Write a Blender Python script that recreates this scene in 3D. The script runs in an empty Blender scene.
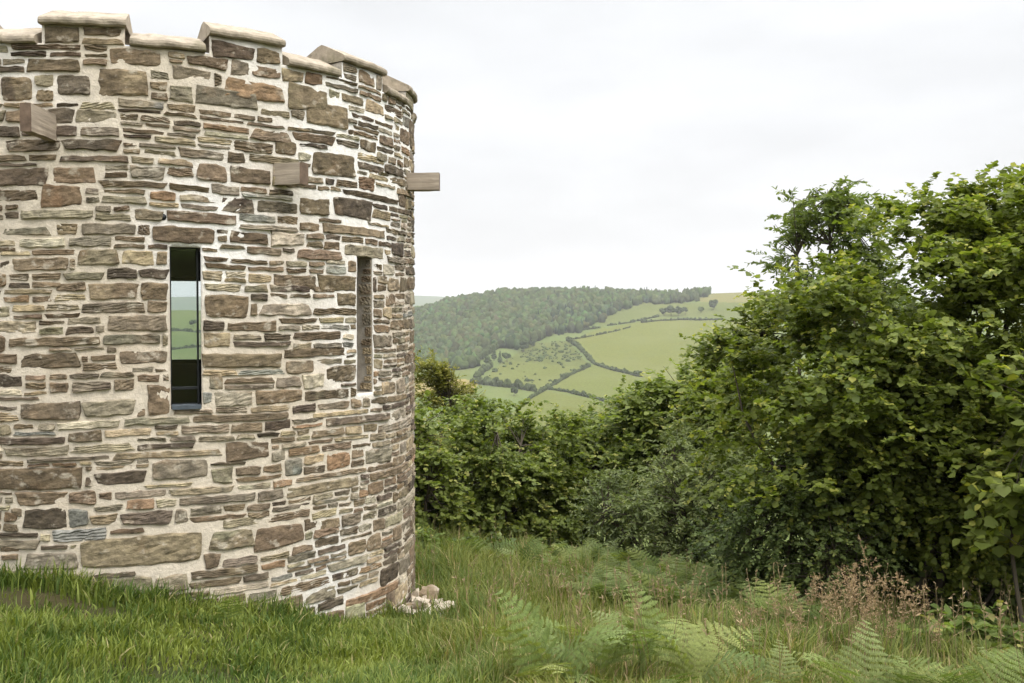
import bpy, math, random
import numpy as np
from mathutils import Vector

scene = bpy.context.scene
COL = scene.collection
R_ = math.radians

# ------------------------------------------------------------------ camera
F = 1000.0                     # focal length in pixels of a 1024 px wide frame
HOR = 315.0                    # image row of eye level
PITCH = math.atan((HOR - 341.5) / F)
EYE = np.array([0.0, 0.0, 1.6])
cam = bpy.data.cameras.new('camera')
cam.sensor_width = 36.0
cam.lens = 36.0 * F / 1024.0
cam.clip_start = 0.05
cam.clip_end = 20000.0
camo = bpy.data.objects.new('camera', cam)
camo.location = EYE
camo.rotation_euler = (math.pi / 2 + PITCH, 0, 0)
COL.objects.link(camo)
scene.camera = camo

# ------------------------------------------------------------------ sky and sun
SUN_EL, SUN_AZ = 52.0, 128.0     # azimuth clockwise from +Y (straight ahead)
world = bpy.data.worlds.new('World')
scene.world = world
world.use_nodes = True
wn, wl = world.node_tree.nodes, world.node_tree.links
wn.clear()
wout = wn.new('ShaderNodeOutputWorld')
wbg = wn.new('ShaderNodeBackground')
wbg.inputs['Strength'].default_value = 0.1
wl.new(wbg.outputs[0], wout.inputs[0])
sky = wn.new('ShaderNodeTexSky')
sky.sky_type = 'NISHITA'
sky.sun_disc = False
sky.sun_elevation = R_(SUN_EL)
sky.sun_rotation = R_(SUN_AZ)
sky.air_density = 1.0
sky.dust_density = 3.0
wgeo = wn.new('ShaderNodeTexCoord')
wsep = wn.new('ShaderNodeSeparateXYZ')
wl.new(wgeo.outputs['Generated'], wsep.inputs[0])
wramp = wn.new('ShaderNodeValToRGB')          # brightness of the cloud deck against height
wl.new(wsep.outputs['Z'], wramp.inputs[0])
cr = wramp.color_ramp
cr.elements[0].position = 0.0
cr.elements[0].color = (0.80, 0.80, 0.80, 1)
cr.elements[1].position = 1.0
cr.elements[1].color = (3.0, 3.0, 3.02, 1)
for p_, c_ in ((0.10, (0.775, 0.778, 0.782)), (0.20, (0.745, 0.752, 0.763)), (0.34, (0.78, 0.79, 0.80)), (0.6, (2.15, 2.16, 2.18))):
    e = cr.elements.new(p_)
    e.color = (*c_, 1)
wmap = wn.new('ShaderNodeMapping')
wmap.inputs['Scale'].default_value = (1.5, 1.5, 5.0)
wl.new(wgeo.outputs['Generated'], wmap.inputs[0])
wnoi = wn.new('ShaderNodeTexNoise')
wnoi.inputs['Scale'].default_value = 1.7
wnoi.inputs['Detail'].default_value = 5.0
wnoi.inputs['Roughness'].default_value = 0.5
wl.new(wmap.outputs[0], wnoi.inputs[0])
wmr = wn.new('ShaderNodeMapRange')
wmr.inputs['From Min'].default_value = 0.36
wmr.inputs['From Max'].default_value = 0.64
wmr.inputs['To Min'].default_value = 9.1
wmr.inputs['To Max'].default_value = 10.7
wl.new(wnoi.outputs[0], wmr.inputs[0])
wmul = wn.new('ShaderNodeVectorMath')
wmul.operation = 'SCALE'
wl.new(wramp.outputs[0], wmul.inputs[0])
wl.new(wmr.outputs[0], wmul.inputs['Scale'])
wmix = wn.new('ShaderNodeMixRGB')
wmix.inputs[0].default_value = 0.94
wl.new(sky.outputs[0], wmix.inputs[1])
wl.new(wmul.outputs[0], wmix.inputs[2])
wl.new(wmix.outputs[0], wbg.inputs[0])

sun = bpy.data.lights.new('sun', 'SUN')
sun.energy = 1.5
sun.angle = R_(14)
sun.color = (1.0, 0.95, 0.88)
suno = bpy.data.objects.new('sun', sun)
sd = Vector((math.cos(R_(SUN_EL)) * math.sin(R_(SUN_AZ)), math.cos(R_(SUN_EL)) * math.cos(R_(SUN_AZ)), math.sin(R_(SUN_EL))))
suno.rotation_euler = sd.to_track_quat('Z', 'Y').to_euler()
suno.location = (6, -8, 14)
COL.objects.link(suno)

vs = scene.view_settings
scene.display_settings.display_device = 'sRGB'
vs.view_transform = 'Standard'
vs.look = 'None'
vs.exposure = 0.40
vs.gamma = 1.0
vs.use_curve_mapping = False
scene.render.engine = 'CYCLES'
cy = scene.cycles
cy.use_denoising = True
try:
    cy.denoiser = 'OPENIMAGEDENOISE'
    cy.denoising_input_passes = 'RGB_ALBEDO_NORMAL'
except Exception:
    pass
cy.use_adaptive_sampling = True
cy.adaptive_threshold = 0.015
cy.max_bounces = 6
cy.diffuse_bounces = 3
cy.glossy_bounces = 3
cy.transmission_bounces = 4
cy.transparent_max_bounces = 8
cy.volume_bounces = 0
cy.caustics_reflective = False
cy.caustics_refractive = False

# ------------------------------------------------------------------ helpers
def mk(name, V, faces, mats, color=None, parent=None, smooth=True, matidx=None):
    """One mesh object from numpy arrays. faces: list of (n,k) index arrays."""
    V = np.asarray(V, np.float32)
    me = bpy.data.meshes.new(name)
    faces = [np.asarray(f, np.int32) for f in faces if len(f)]
    nl = sum(f.size for f in faces)
    nf = sum(len(f) for f in faces)
    me.vertices.add(len(V))
    me.vertices.foreach_set('co', V.ravel())
    me.loops.add(nl)
    me.loops.foreach_set('vertex_index', np.concatenate([f.ravel() for f in faces]))
    me.polygons.add(nf)
    tot = np.concatenate([np.full(len(f), f.shape[1], np.int32) for f in faces])
    start = np.concatenate([[0], np.cumsum(tot)[:-1]]).astype(np.int32)
    me.polygons.foreach_set('loop_start', start)
    if matidx is not None:
        me.polygons.foreach_set('material_index', np.asarray(matidx, np.int32))
    me.polygons.foreach_set('use_smooth', np.full(nf, smooth))
    if color is not None:
        c = np.ones((len(V), 4), np.float32)
        c[:, :3] = color
        a = me.attributes.new('Col', 'FLOAT_COLOR', 'POINT')
        a.data.foreach_set('color', c.ravel())
    me.update(calc_edges=True)
    me.validate()
    for m in (mats if isinstance(mats, (list, tuple)) else [mats]):
        me.materials.append(m)
    o = bpy.data.objects.new(name, me)
    COL.objects.link(o)
    if parent is not None:
        o.parent = parent
    return o

def empty(name, loc=(0, 0, 0), rz=0.0, scale=1.0):
    o = bpy.data.objects.new(name, None)
    o.empty_display_size = 0.1
    o.location = loc
    o.rotation_euler = (0, 0, rz)
    o.scale = (scale, scale, scale)
    COL.objects.link(o)
    return o

def tag(o, label=None, cat=None, group=None, kind=None):
    if label: o['label'] = label
    if cat: o['category'] = cat
    if group: o['group'] = group
    if kind: o['kind'] = kind
    return o

def copy_tree(o, parent=None):
    c = o.copy()
    COL.objects.link(c)
    c.parent = parent
    for ch in list(o.children):
        copy_tree(ch, c)
    return c

class Mesh:
    """Collects pieces, builds one mesh."""
    def __init__(s):
        s.V, s.F, s.C, s.n, s.M = [], {}, [], 0, {}
    def add(s, V, faces, col=None, mat=0):
        V = np.asarray(V, float).reshape(-1, 3)
        for f in faces:
            f = np.asarray(f, int)
            if len(f) == 0: continue
            s.F.setdefault(f.shape[1], []).append(f + s.n)
            s.M.setdefault(f.shape[1], []).append(np.full(len(f), mat))
        s.V.append(V)
        c = np.ones((len(V), 3)) * 0.5
        if col is not None: c[:] = col
        s.C.append(c)
        s.n += len(V)
    def build(s, name, mats, parent=None, smooth=True):
        ks = sorted(s.F)
        return mk(name, np.concatenate(s.V), [np.concatenate(s.F[k]) for k in ks], mats,
                  np.concatenate(s.C), parent, smooth, np.concatenate([np.concatenate(s.M[k]) for k in ks]))

def tube(pts, rad, n=6, cap=True):
    pts = np.asarray(pts, float); rad = np.asarray(rad, float) * np.ones(len(pts))
    t = np.gradient(pts, axis=0)
    t /= np.linalg.norm(t, axis=1, keepdims=True) + 1e-9
    ref = np.where(np.abs(t[:, 2:3]) > 0.9, np.array([[1., 0, 0]]), np.array([[0, 0, 1.]]))
    a = np.cross(t, ref); a /= np.linalg.norm(a, axis=1, keepdims=True) + 1e-9
    b = np.cross(t, a)
    ang = np.linspace(0, 2 * np.pi, n, endpoint=False)
    V = (pts[:, None] + rad[:, None, None] * (a[:, None] * np.cos(ang)[None, :, None] + b[:, None] * np.sin(ang)[None, :, None])).reshape(-1, 3)
    m = len(pts)
    i = np.arange(m - 1)[:, None] * n; j = np.arange(n)[None]; k = (j + 1) % n
    Q = np.stack([i + j, i + k, i + n + k, i + n + j], -1).reshape(-1, 4)
    faces = [Q]
    if cap:
        faces.append(np.arange(n)[None, ::-1]); faces.append(((m - 1) * n + np.arange(n))[None])
    return V, faces

def smooth01(a, b, x):
    t = np.clip((np.asarray(x, float) - a) / (b - a), 0, 1)
    return t * t * (3 - 2 * t)

_nr = np.random.default_rng(7)
_NG = _nr.normal(size=(48, 3)); _NP = _nr.uniform(0, 6.28, 48)
def wob(P, scale, oct=3, seed=0):
    """cheap smooth 3-D noise: sums of sines, about -1..1"""
    P = np.asarray(P, float)
    out = np.zeros(P.shape[:-1]); amp, tot, s = 1.0, 0.0, scale
    for o in range(oct):
        for k in range(5):
            i = (o * 5 + k + seed * 7) % 48
            out += amp * np.sin(P @ (_NG[i] * s) + _NP[(i + 11) % 48]) * 0.45
        tot += amp; amp *= 0.55; s *= 2.1
    return out / tot

FWD = np.array([0, math.cos(PITCH), math.sin(PITCH)])
UPV = np.array([0, -math.sin(PITCH), math.cos(PITCH)])
def ray(px, py):
    return FWD + (px - 512.0) / F * np.array([1., 0, 0]) + (341.5 - py) / F * UPV
def at(px, py, depth):
    return EYE + ray(px, py) * depth
def project(P):
    d = np.asarray(P, float) - EYE
    yc = d @ FWD
    return 512 + F * d[..., 0] / yc, 341.5 - F * (d @ UPV) / yc

# ------------------------------------------------------------------ materials
def new_mat(name):
    m = bpy.data.materials.new(name)
    m.use_nodes = True
    nt = m.node_tree
    nt.nodes.clear()
    return m, nt, nt.nodes, nt.links

def N(nodes, typ, **kw):
    n = nodes.new(typ)
    for k, v in kw.items():
        if k.startswith('i_'):
            n.inputs[k[2:].replace('_', ' ')].default_value = v
        else:
            setattr(n, k, v)
    return n

def mat_surface(name, color=None, var=0.25, nscale=6.0, rough=0.9, bump=0.3, bscale=40.0, bdist=0.01,
                tints=(), stretch=(1, 1, 1), spec=0.3):
    """Attribute colour (or a fixed colour) broken up by object-space noise, with bump. tints: (scale, lo, hi, colour, strength)."""
    m, nt, nd, ln = new_mat(name)
    out = N(nd, 'ShaderNodeOutputMaterial'); bs = N(nd, 'ShaderNodeBsdfPrincipled')
    bs.inputs['Roughness'].default_value = rough
    bs.inputs['Specular IOR Level'].default_value = spec
    ln.new(bs.outputs[0], out.inputs[0])
    tc = N(nd, 'ShaderNodeTexCoord'); mp = N(nd, 'ShaderNodeMapping')
    mp.inputs['Scale'].default_value = stretch
    ln.new(tc.outputs['Object'], mp.inputs[0])
    if color is None:
        at_ = N(nd, 'ShaderNodeAttribute', attribute_name='Col'); src = at_.outputs['Color']
    else:
        rg = N(nd, 'ShaderNodeRGB'); rg.outputs[0].default_value = (*color, 1); src = rg.outputs[0]
    no = N(nd, 'ShaderNodeTexNoise', i_Scale=nscale, i_Detail=6.0, i_Roughness=0.65)
    ln.new(mp.outputs[0], no.inputs[0])
    mr = N(nd, 'ShaderNodeMapRange'); mr.inputs[1].default_value = 0.3; mr.inputs[2].default_value = 0.7
    mr.inputs[3].default_value = 1 - var; mr.inputs[4].default_value = 1 + var
    ln.new(no.outputs[0], mr.inputs[0])
    sc = N(nd, 'ShaderNodeVectorMath', operation='SCALE')
    ln.new(src, sc.inputs[0]); ln.new(mr.outputs[0], sc.inputs['Scale'])
    cur = sc.outputs[0]
    for (s, lo, hi, c, k) in tints:
        n2 = N(nd, 'ShaderNodeTexNoise', i_Scale=s, i_Detail=4.0, i_Roughness=0.6)
        ln.new(mp.outputs[0], n2.inputs[0])
        m2 = N(nd, 'ShaderNodeMapRange'); m2.inputs[1].default_value = lo; m2.inputs[2].default_value = hi
        m2.inputs[3].default_value = 0; m2.inputs[4].default_value = k
        ln.new(n2.outputs[0], m2.inputs[0])
        mx = N(nd, 'ShaderNodeMixRGB'); mx.inputs[2].default_value = (*c, 1)
        ln.new(m2.outputs[0], mx.inputs[0]); ln.new(cur, mx.inputs[1]); cur = mx.outputs[0]
    ln.new(cur, bs.inputs['Base Color'])
    if bump:
        nb = N(nd, 'ShaderNodeTexNoise', i_Scale=bscale, i_Detail=8.0, i_Roughness=0.7)
        ln.new(mp.outputs[0], nb.inputs[0])
        bp = N(nd, 'ShaderNodeBump', i_Strength=bump, i_Distance=bdist)
        ln.new(nb.outputs[0], bp.inputs['Height']); ln.new(bp.outputs[0], bs.inputs['Normal'])
    return m

def mat_leaf(name, trans=0.35, rough=0.5, gain=1.0, tcol=(1.25, 1.35, 0.55), spec=0.35):
    m, nt, nd, ln = new_mat(name)
    out = N(nd, 'ShaderNodeOutputMaterial'); bs = N(nd, 'ShaderNodeBsdfPrincipled'); tr = N(nd, 'ShaderNodeBsdfTranslucent')
    bs.inputs['Roughness'].default_value = rough
    bs.inputs['Specular IOR Level'].default_value = spec
    at_ = N(nd, 'ShaderNodeAttribute', attribute_name='Col')
    s1 = N(nd, 'ShaderNodeVectorMath', operation='SCALE'); s1.inputs['Scale'].default_value = gain
    ln.new(at_.outputs['Color'], s1.inputs[0]); ln.new(s1.outputs[0], bs.inputs['Base Color'])
    s2 = N(nd, 'ShaderNodeVectorMath', operation='MULTIPLY'); s2.inputs[1].default_value = tcol
    ln.new(s1.outputs[0], s2.inputs[0]); ln.new(s2.outputs[0], tr.inputs['Color'])
    mx = N(nd, 'ShaderNodeMixShader'); mx.inputs[0].default_value = trans
    ln.new(bs.outputs[0], mx.inputs[1]); ln.new(tr.outputs[0], mx.inputs[2]); ln.new(mx.outputs[0], out.inputs[0])
    return m

M_stone = mat_surface('rubble_stone_face', None, var=0.55, nscale=16.0, rough=0.92, bump=0.6, bscale=30.0, bdist=0.022,
                      tints=((5.0, 0.57, 0.74, (0.25, 0.160, 0.085), 0.5), (10.0, 0.585, 0.68, (0.50, 0.45, 0.36), 0.65),
                             (14.0, 0.62, 0.75, (0.09, 0.075, 0.055), 0.5)), stretch=(1, 1, 1.35))
M_mortar = mat_surface('lime_mortar', None, var=0.16, nscale=14.0, rough=0.95, bump=0.9, bscale=45.0, bdist=0.012,
                       tints=((1.6, 0.56, 0.72, (0.50, 0.36, 0.22), 0.35),))
M_coping = mat_surface('sandstone_coping', (0.36, 0.305, 0.235), var=0.32, nscale=14.0, rough=0.95, bump=0.6, bscale=45.0, bdist=0.012,
                       tints=((5.0, 0.52, 0.70, (0.17, 0.155, 0.09), 0.7), (22.0, 0.60, 0.70, (0.16, 0.14, 0.10), 0.6), (9.0, 0.62, 0.75, (0.58, 0.52, 0.42), 0.5)))
M_wood = mat_surface('weathered_oak', (0.36, 0.30, 0.235), var=0.35, nscale=3.0, rough=0.85, bump=0.5, bscale=9.0, bdist=0.006,
                     stretch=(12, 0.8, 12), tints=((2.0, 0.55, 0.75, (0.12, 0.085, 0.06), 0.6),))
M_wooddark = mat_surface('oak_end_grain', (0.15, 0.105, 0.075), var=0.35, nscale=14.0, rough=0.9, bump=0.4, bscale=50.0, bdist=0.004)
M_bark = mat_surface('bark', (0.085, 0.07, 0.05), var=0.4, nscale=9.0, rough=0.95, bump=0.6, bscale=25.0, bdist=0.01, stretch=(1, 1, .3))
M_leaf = mat_leaf('broad_leaf', 0.42, 0.55, 1.62, spec=0.25)
M_leaf_dull = mat_leaf('dull_leaf', 0.30, 0.6, 1.6, spec=0.25)
M_fern = mat_leaf('fern_leaf', 0.35, 0.6, 1.3, spec=0.12)
M_grass = mat_leaf('grass_blade', 0.32, 0.6, 1.36, spec=0.2, tcol=(1.2, 1.25, 0.5))
M_dry = mat_leaf('dry_grass_head', 0.2, 0.8, tcol=(1.1, 1.0, 0.7), spec=0.1)
M_far = mat_surface('far_foliage', None, var=0.30, nscale=0.25, rough=1.0, bump=0, spec=0.0)
M_ground = mat_surface('turf_soil', None, var=0.35, nscale=0.6, rough=1.0, bump=0.6, bscale=6.0, bdist=0.05, spec=0.0,
                       tints=((0.05, 0.45, 0.7, (0.11, 0.135, 0.045), 0.35), (0.012, 0.45, 0.65, (0.14, 0.15, 0.055), 0.4)))
M_dark = mat_surface('dark_paint_hole_shade', (0.018, 0.02, 0.022), var=0.1, rough=0.45, bump=0)  # frame paint, also the painted shade of the weep holes
M_plaster = mat_surface('interior_plaster', (0.16, 0.15, 0.14), var=0.1, nscale=4, rough=0.95, bump=0.2)
M_floorin = mat_surface('interior_boards', (0.10, 0.075, 0.05), var=0.25, nscale=4, rough=0.7, bump=0.2)
M_reveal_shade = mat_surface('reveal_shaded_mortar', (0.36, 0.325, 0.275), var=0.25, nscale=9, rough=0.95, bump=0.6, bscale=40, bdist=.01)  # darker than the mortar: shade of the recess put into the colour
M_sill = mat_surface('sill_reflection_tint', (0.07, 0.085, 0.10), var=0.2, nscale=20, rough=0.5, bump=0.2)  # blue-grey reflection on the sill put into its base colour

def mat_glass():
    m, nt, nd, ln = new_mat('window_glass')
    out = N(nd, 'ShaderNodeOutputMaterial')
    tr = N(nd, 'ShaderNodeBsdfTransparent'); tr.inputs[0].default_value = (0.92, 0.945, 0.94, 1)
    gl = N(nd, 'ShaderNodeBsdfGlossy'); gl.inputs['Roughness'].default_value = 0.02
    fr = N(nd, 'ShaderNodeFresnel'); fr.inputs[0].default_value = 1.45
    mx = N(nd, 'ShaderNodeMixShader')
    ln.new(fr.outputs[0], mx.inputs[0]); ln.new(tr.outputs[0], mx.inputs[1]); ln.new(gl.outputs[0], mx.inputs[2])
    ln.new(mx.outputs[0], out.inputs[0])
    return m
M_glass = mat_glass()
# ------------------------------------------------------------------ terrain
CP = np.array([(0, 0, 0), (-3, 0, .12), (3, 0, -.1), (0, -4, .25), (-5, -4, .5), (5, -4, 0), (-2.1, 4.2, .0), (0, 4.5, -.16), (2.3, 4.5, -.25),
               (-2.9, 6.3, -.12), (-1.86, 6.6, -.38), (-1.0, 7.5, -.70), (-.85, 8.8, -.95), (-.62, 8.2, -.82), (-.2, 8, -.90), (.5, 9, -1.1),
               (-.4, 12.5, -1.4), (2, 11, -1.4), (3, 7.5, -.85), (5, 7, -1.15), (6, 10, -1.8), (-4.5, 9.5, -.45), (-6, 7, .1),
               (-7, 13, -.9), (-3, 13, -1.1), (0, 17, -2.6), (6, 17, -3.4), (-7, 19, -2.2), (10, 5, -1.2), (-10, 5, .6)], float)
def _u(r2): return np.where(r2 > 1e-12, 0.5 * r2 * np.log(r2 + 1e-12), 0)
_n = len(CP)
_K = _u(((CP[:, None, :2] - CP[None, :, :2]) ** 2).sum(-1)) + 0.02 * np.eye(_n)
_P = np.c_[np.ones(_n), CP[:, :2]]
_W = np.linalg.solve(np.block([[_K, _P], [_P.T, np.zeros((3, 3))]]), np.r_[CP[:, 2], np.zeros(3)])
def z_near(x, y):
    q = np.stack([x, y], -1)
    k = _u(((q[..., None, :] - CP[:, :2]) ** 2).sum(-1))
    return k @ _W[:_n] + _W[_n] + _W[_n + 1] * x + _W[_n + 2] * y

RIDGE = np.array([(-3000, 335), (-200, 330), (0, 316), (100, 311), (185, 310), (300, 315), (400, 319), (430, 311), (450, 305), (500, 297.5), (560, 295.5),
                  (620, 296), (680, 297), (705, 292.5), (740, 291), (800, 292), (900, 300), (1024, 312), (1300, 330), (4000, 340)], float)
def z_far(x, y):
    r = np.hypot(x, y)
    az = np.arctan2(x, y)
    p = 512 + F * np.tan(np.clip(az, -1.25, 1.25))
    yr = np.interp(p, RIDGE[:, 0], RIDGE[:, 1])
    cosaz = np.cos(np.clip(az, -1.25, 1.25))
    def zy(yy, rr): return 1.6 + (HOR - yy) / F * rr * cosaz
    s = np.interp(r, [600, 720, 860, 1000, 1150, 1300, 1400, 1440], [0, .19, .375, .56, .74, .905, .985, 1.0])
    face = zy(425 - (425 - yr) * s, r)
    near = np.interp(r, [0, 12, 25, 60, 120, 250, 400, 600], [0, -1.4, -5.2, -14, -27, -46, -58, 0])
    z600 = zy(425.0, 600.0)
    near = np.where(r > 400, -58 + (z600 + 58) * smooth01(400, 600, r), near)
    z = np.where(r < 600, near, face)
    zr = zy(yr, 1440.0)
    drop = zr - 95 * smooth01(1440, 2300, r)
    yf = 296.5 + 2.5 * np.sin(p * 0.013 + 1.0) + 1.2 * np.sin(p * 0.041)
    far = drop + (zy(yf, 4600.0) - (zr - 95)) * smooth01(2600, 4600, r)
    far = np.where(r > 4600, zy(yf, 4600.0) - 60 * smooth01(4600, 6500, r), far)
    z = np.where(r > 1440, far, z)
    rough = wob(np.stack([x, y, 0 * x], -1), 0.011, 3) * 3.2 * smooth01(300, 700, r) * (1 - smooth01(3000, 5000, r))
    back = smooth01(1.15, 1.7, np.abs(az))
    zb = 0.10 * np.minimum(r, 500) - 0.00008 * np.minimum(r, 500) ** 2 * 0 + 0.5
    return z * (1 - back) + zb * back + rough * (1 - back)
def ground(x, y):
    x = np.asarray(x, float); y = np.asarray(y, float)
    r = np.hypot(x, y)
    b = smooth01(13, 34, r)
    zn = z_near(np.clip(x, -30, 30), np.clip(y, -30, 30))
    zn = np.clip(zn, -9, 3)
    q = np.stack([x, y, 0 * x], -1)
    zn = zn + 0.045 * wob(q, 1.3, 3, 2)
    return zn * (1 - b) + z_far(x, y) * b
def gz(x, y): return float(ground(np.array([x]), np.array([y]))[0])
def at_ground(px, depth):
    x = (px - 512) / F * depth
    return np.array([x, depth, gz(x, depth)])

_RR = np.arange(480, 1442, 2.0)
def hit_far(px, py):
    """ground point on the far hillside that pixel (px, py) sees"""
    az = math.atan((px - 512) / F)
    x, y = _RR * math.sin(az), _RR * math.cos(az)
    z = ground(x, y)
    _, yy = project(np.stack([x, y, z], -1))
    i = int(np.argmax(yy <= py)) if (yy <= py).any() else len(_RR) - 1
    return np.array([x[i], y[i], z[i]])

def in_poly(px, py, poly):
    poly = np.asarray(poly, float)
    inside = np.zeros(np.shape(px), bool)
    j = len(poly) - 1
    for i in range(len(poly)):
        xi, yi = poly[i]; xj, yj = poly[j]
        c = ((yi > py) != (yj > py)) & (px < (xj - xi) * (py - yi) / (yj - yi + 1e-12) + xi)
        inside ^= c
        j = i
    return inside

az_f = np.arange(-23, 19, 0.07); az_c1 = np.arange(-180, -23, 2.0); az_c2 = np.arange(19, 180, 2.0)
AZ = np.radians(np.concatenate([az_c1, az_f, az_c2]))
RG = np.concatenate([[0.01], np.arange(0.6, 16, 0.25), np.geomspace(16, 560, 50), np.arange(568, 1460, 7), np.geomspace(1480, 7000, 36)])
A2, R2 = np.meshgrid(AZ, RG)
TX, TY = R2 * np.sin(A2), R2 * np.cos(A2)
TZ = ground(TX, TY)
TV = np.stack([TX, TY, TZ], -1)
na, nr_ = len(AZ), len(RG)
i = np.arange(nr_ - 1)[:, None] * na; j = np.arange(na)[None]; k = (j + 1) % na
TQ = np.stack([i + j, i + na + j, i + na + k, i + k], -1).reshape(-1, 4)[:, ::-1]
# field colours (albedo of each field, in plan)
WOOD = [(200, 372), (300, 372), (412, 366), (436, 369), (471, 368), (482, 352), (492, 347), (516, 350), (532, 342), (555, 334), (581, 330), (603, 319), (623, 308),
        (642, 302), (670, 303), (692, 301), (702, 296), (704, 280), (200, 280)]
FIELDS = [  # polygon in the picture's plan, colour
    ([(566, 341), (600, 329), (660, 318), (760, 320), (760, 400), (641, 377), (594, 364), (578, 347)], (0.116, 0.125, 0.030)),
    ([(594, 365), (641, 377), (700, 392), (700, 440), (607, 402), (544, 389), (571, 375)], (0.106, 0.120, 0.029)),
    ([(544, 390), (607, 403), (640, 440), (480, 440), (528, 400)], (0.106, 0.118, 0.029)),
    ([(530, 343), (568, 341), (589, 366), (552, 372), (534, 366), (505, 362)], (0.084, 0.097, 0.026)),
    ([(478, 384), (505, 360), (589, 368), (552, 386), (534, 392)], (0.104, 0.116, 0.030)),
    ([(412, 363), (470, 366), (470, 378), (412, 378)], (0.104, 0.123, 0.037)),
    ([(400, 377), (478, 380), (476, 392), (400, 395)], (0.232, 0.180, 0.068)),
    ([(642, 302), (690, 303), (760, 302), (760, 319), (660, 316), (600, 327), (600, 320), (623, 309)], (0.100, 0.115, 0.036)),
    ([(690, 285), (780, 285), (780, 303), (700, 302)], (0.160, 0.148, 0.058)),
    ([(0, 300), (250, 300), (250, 335), (0, 335)], (0.104, 0.127, 0.037)),
    ([(0, 335), (250, 335), (250, 370), (0, 370)], (0.088, 0.115, 0.035)),
]
PX, PY = project(TV)
ok = (R2 > 480) & (R2 < 1450) & (np.abs(A2) < 0.6)
TC = np.ones(TV.shape) * np.array([.105, .135, .045])
for poly, c in FIELDS:
    TC[ok & in_poly(PX, PY, poly)] = c
TC[ok & in_poly(PX, PY, WOOD)] = (.045, .058, .022)
nearm = (R2 < 40)
w = smooth01(-.2, .5, wob(TV, 0.9, 3, 4))[..., None]
TC = np.where(nearm[..., None], np.array([.045, .050, .020]) * (1 - w) + np.array([.060, .045, .026]) * w, TC)
farm = smooth01(1500, 2500, R2)[..., None]
TC = TC * (1 - farm) + farm * np.array([.085, .11, .06])
ground_o = mk('ground', TV.reshape(-1, 3), [TQ], M_ground, TC.reshape(-1, 3))
tag(ground_o, kind='structure')

# ------------------------------------------------------------------ tower
D0 = 9.0
K0, TH, PHI0, DM, DC = 0.239, -0.3395, -0.3215, 0.2345, 0.2400
RT = K0 * D0
CT = np.array([D0 * math.sin(TH), D0 * math.cos(TH)])
DV = -np.array([math.sin(TH), math.cos(TH)])
RV = np.array([math.cos(TH), -math.sin(TH)])
def cyl(phi, z, r=RT):
    phi, z, r = np.broadcast_arrays(np.asarray(phi, float), np.asarray(z, float), np.asarray(r, float))
    xy = CT + r[..., None] * (DV * np.cos(phi)[..., None] + RV * np.sin(phi)[..., None])
    return np.concatenate([xy, z[..., None]], -1)
def wall_hit(px, py, far=False, r=RT):
    d = ray(px, py)
    o = EYE[:2] - CT
    a = d[:2] @ d[:2]; b = 2 * o @ d[:2]; c = o @ o - r * r
    disc = max(b * b - 4 * a * c, 0)
    t = (-b + (1 if far else -1) * math.sqrt(disc)) / (2 * a)
    P = EYE + d * t
    v = P[:2] - CT
    return math.atan2(v @ RV, v @ DV), P[2]
THK = 0.42
HC, HM = 1.6 + 0.1900 * D0, 1.6 + 0.2030 * D0
ZB = -1.7
tower = empty('tower', (CT[0], CT[1], -0.6))
tag(tower, 'round rubble stone tower with low battlements, slit windows and jutting beams', 'tower')
TOFF = np.array([CT[0], CT[1], -0.6])

# openings: (phi0, phi1, z0, z1)
pa, zt = wall_hit(169.5, 245.5); pb, _ = wall_hit(200.5, 245.5); _, zb = wall_hit(185, 409)
W1 = (pa, pb, zb, zt)
pa, zt = wall_hit(357, 255); pb, _ = wall_hit(372.5, 255); _, zb = wall_hit(364, 393)
W2 = (pa, pb, zb, zt)
q = [wall_hit(x, y, True) for x in (166, 203) for y in (279, 361)]
ph = [a if a > 0 else a + 2 * math.pi for a, _ in q]
WB = (min(ph) - .5, max(ph) + .5, min(z for _, z in q), max(z for _, z in q))
OPEN = [W1, W2, WB]

# merlon angles round the whole top
mer, cre = [], []
a = PHI0
per = DM + DC
n_m = 13
starts = [PHI0 + per * i for i in range(-2, 4)]
rest = 2 * math.pi - per * 6
pr = rest / 7
for i in range(6):
    mer.append((starts[i], starts[i] + DM)); cre.append((starts[i] + DM, starts[i] + per))
a = starts[-1] + per
for i in range(7):
    mer.append((a, a + pr * .495)); cre.append((a + pr * .495, a + pr)); a += pr

def snap(lines, vals):
    lines = lines.copy()
    for v in vals:
        lines[np.argmin(np.abs(lines - v))] = v
    return np.sort(lines)
P_LO = -math.pi + 0.9           # seam at the back-left
pl = np.linspace(P_LO, P_LO + 2 * math.pi, 560)
def wrapphi(a):
    return (a - P_LO) % (2 * math.pi) + P_LO
edges = []
for o in OPEN: edges += [wrapphi(o[0]), wrapphi(o[1])]
mw = [(wrapphi(a), wrapphi(b)) for a, b in mer]
for a, b in mw: edges += [a, b]
pl = snap(pl, edges)
zl = snap(np.linspace(ZB, HM, 150), [HC] + [o[2] for o in OPEN] + [o[3] for o in OPEN])
zl[0] = ZB; zl[-1] = HM
PG, ZG = np.meshgrid(pl, zl)
pos = cyl(PG, ZG)
dis = -0.0045 + 0.0045 * wob(pos, 11.0, 3, 1)
vo = cyl(PG, ZG, RT + dis) - TOFF
_c, _h = .5 * (W1[0] + W1[1]), .5 * (W1[1] - W1[0])
_d = PG - _c; _e = np.maximum(np.abs(_d) - _h, 0)
PI_ = PG + np.sign(_d) * .15 * np.exp(-_e / .35) * np.minimum(1, np.abs(_d) / _h)
vi = cyl(PI_, ZG, RT - THK) - TOFF
npn, nzn = len(pl), len(zl)
pc = 0.5 * (pl[1:] + pl[:-1]); zc = 0.5 * (zl[1:] + zl[:-1])
PCc, ZCc = np.meshgrid(pc, zc)
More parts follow.
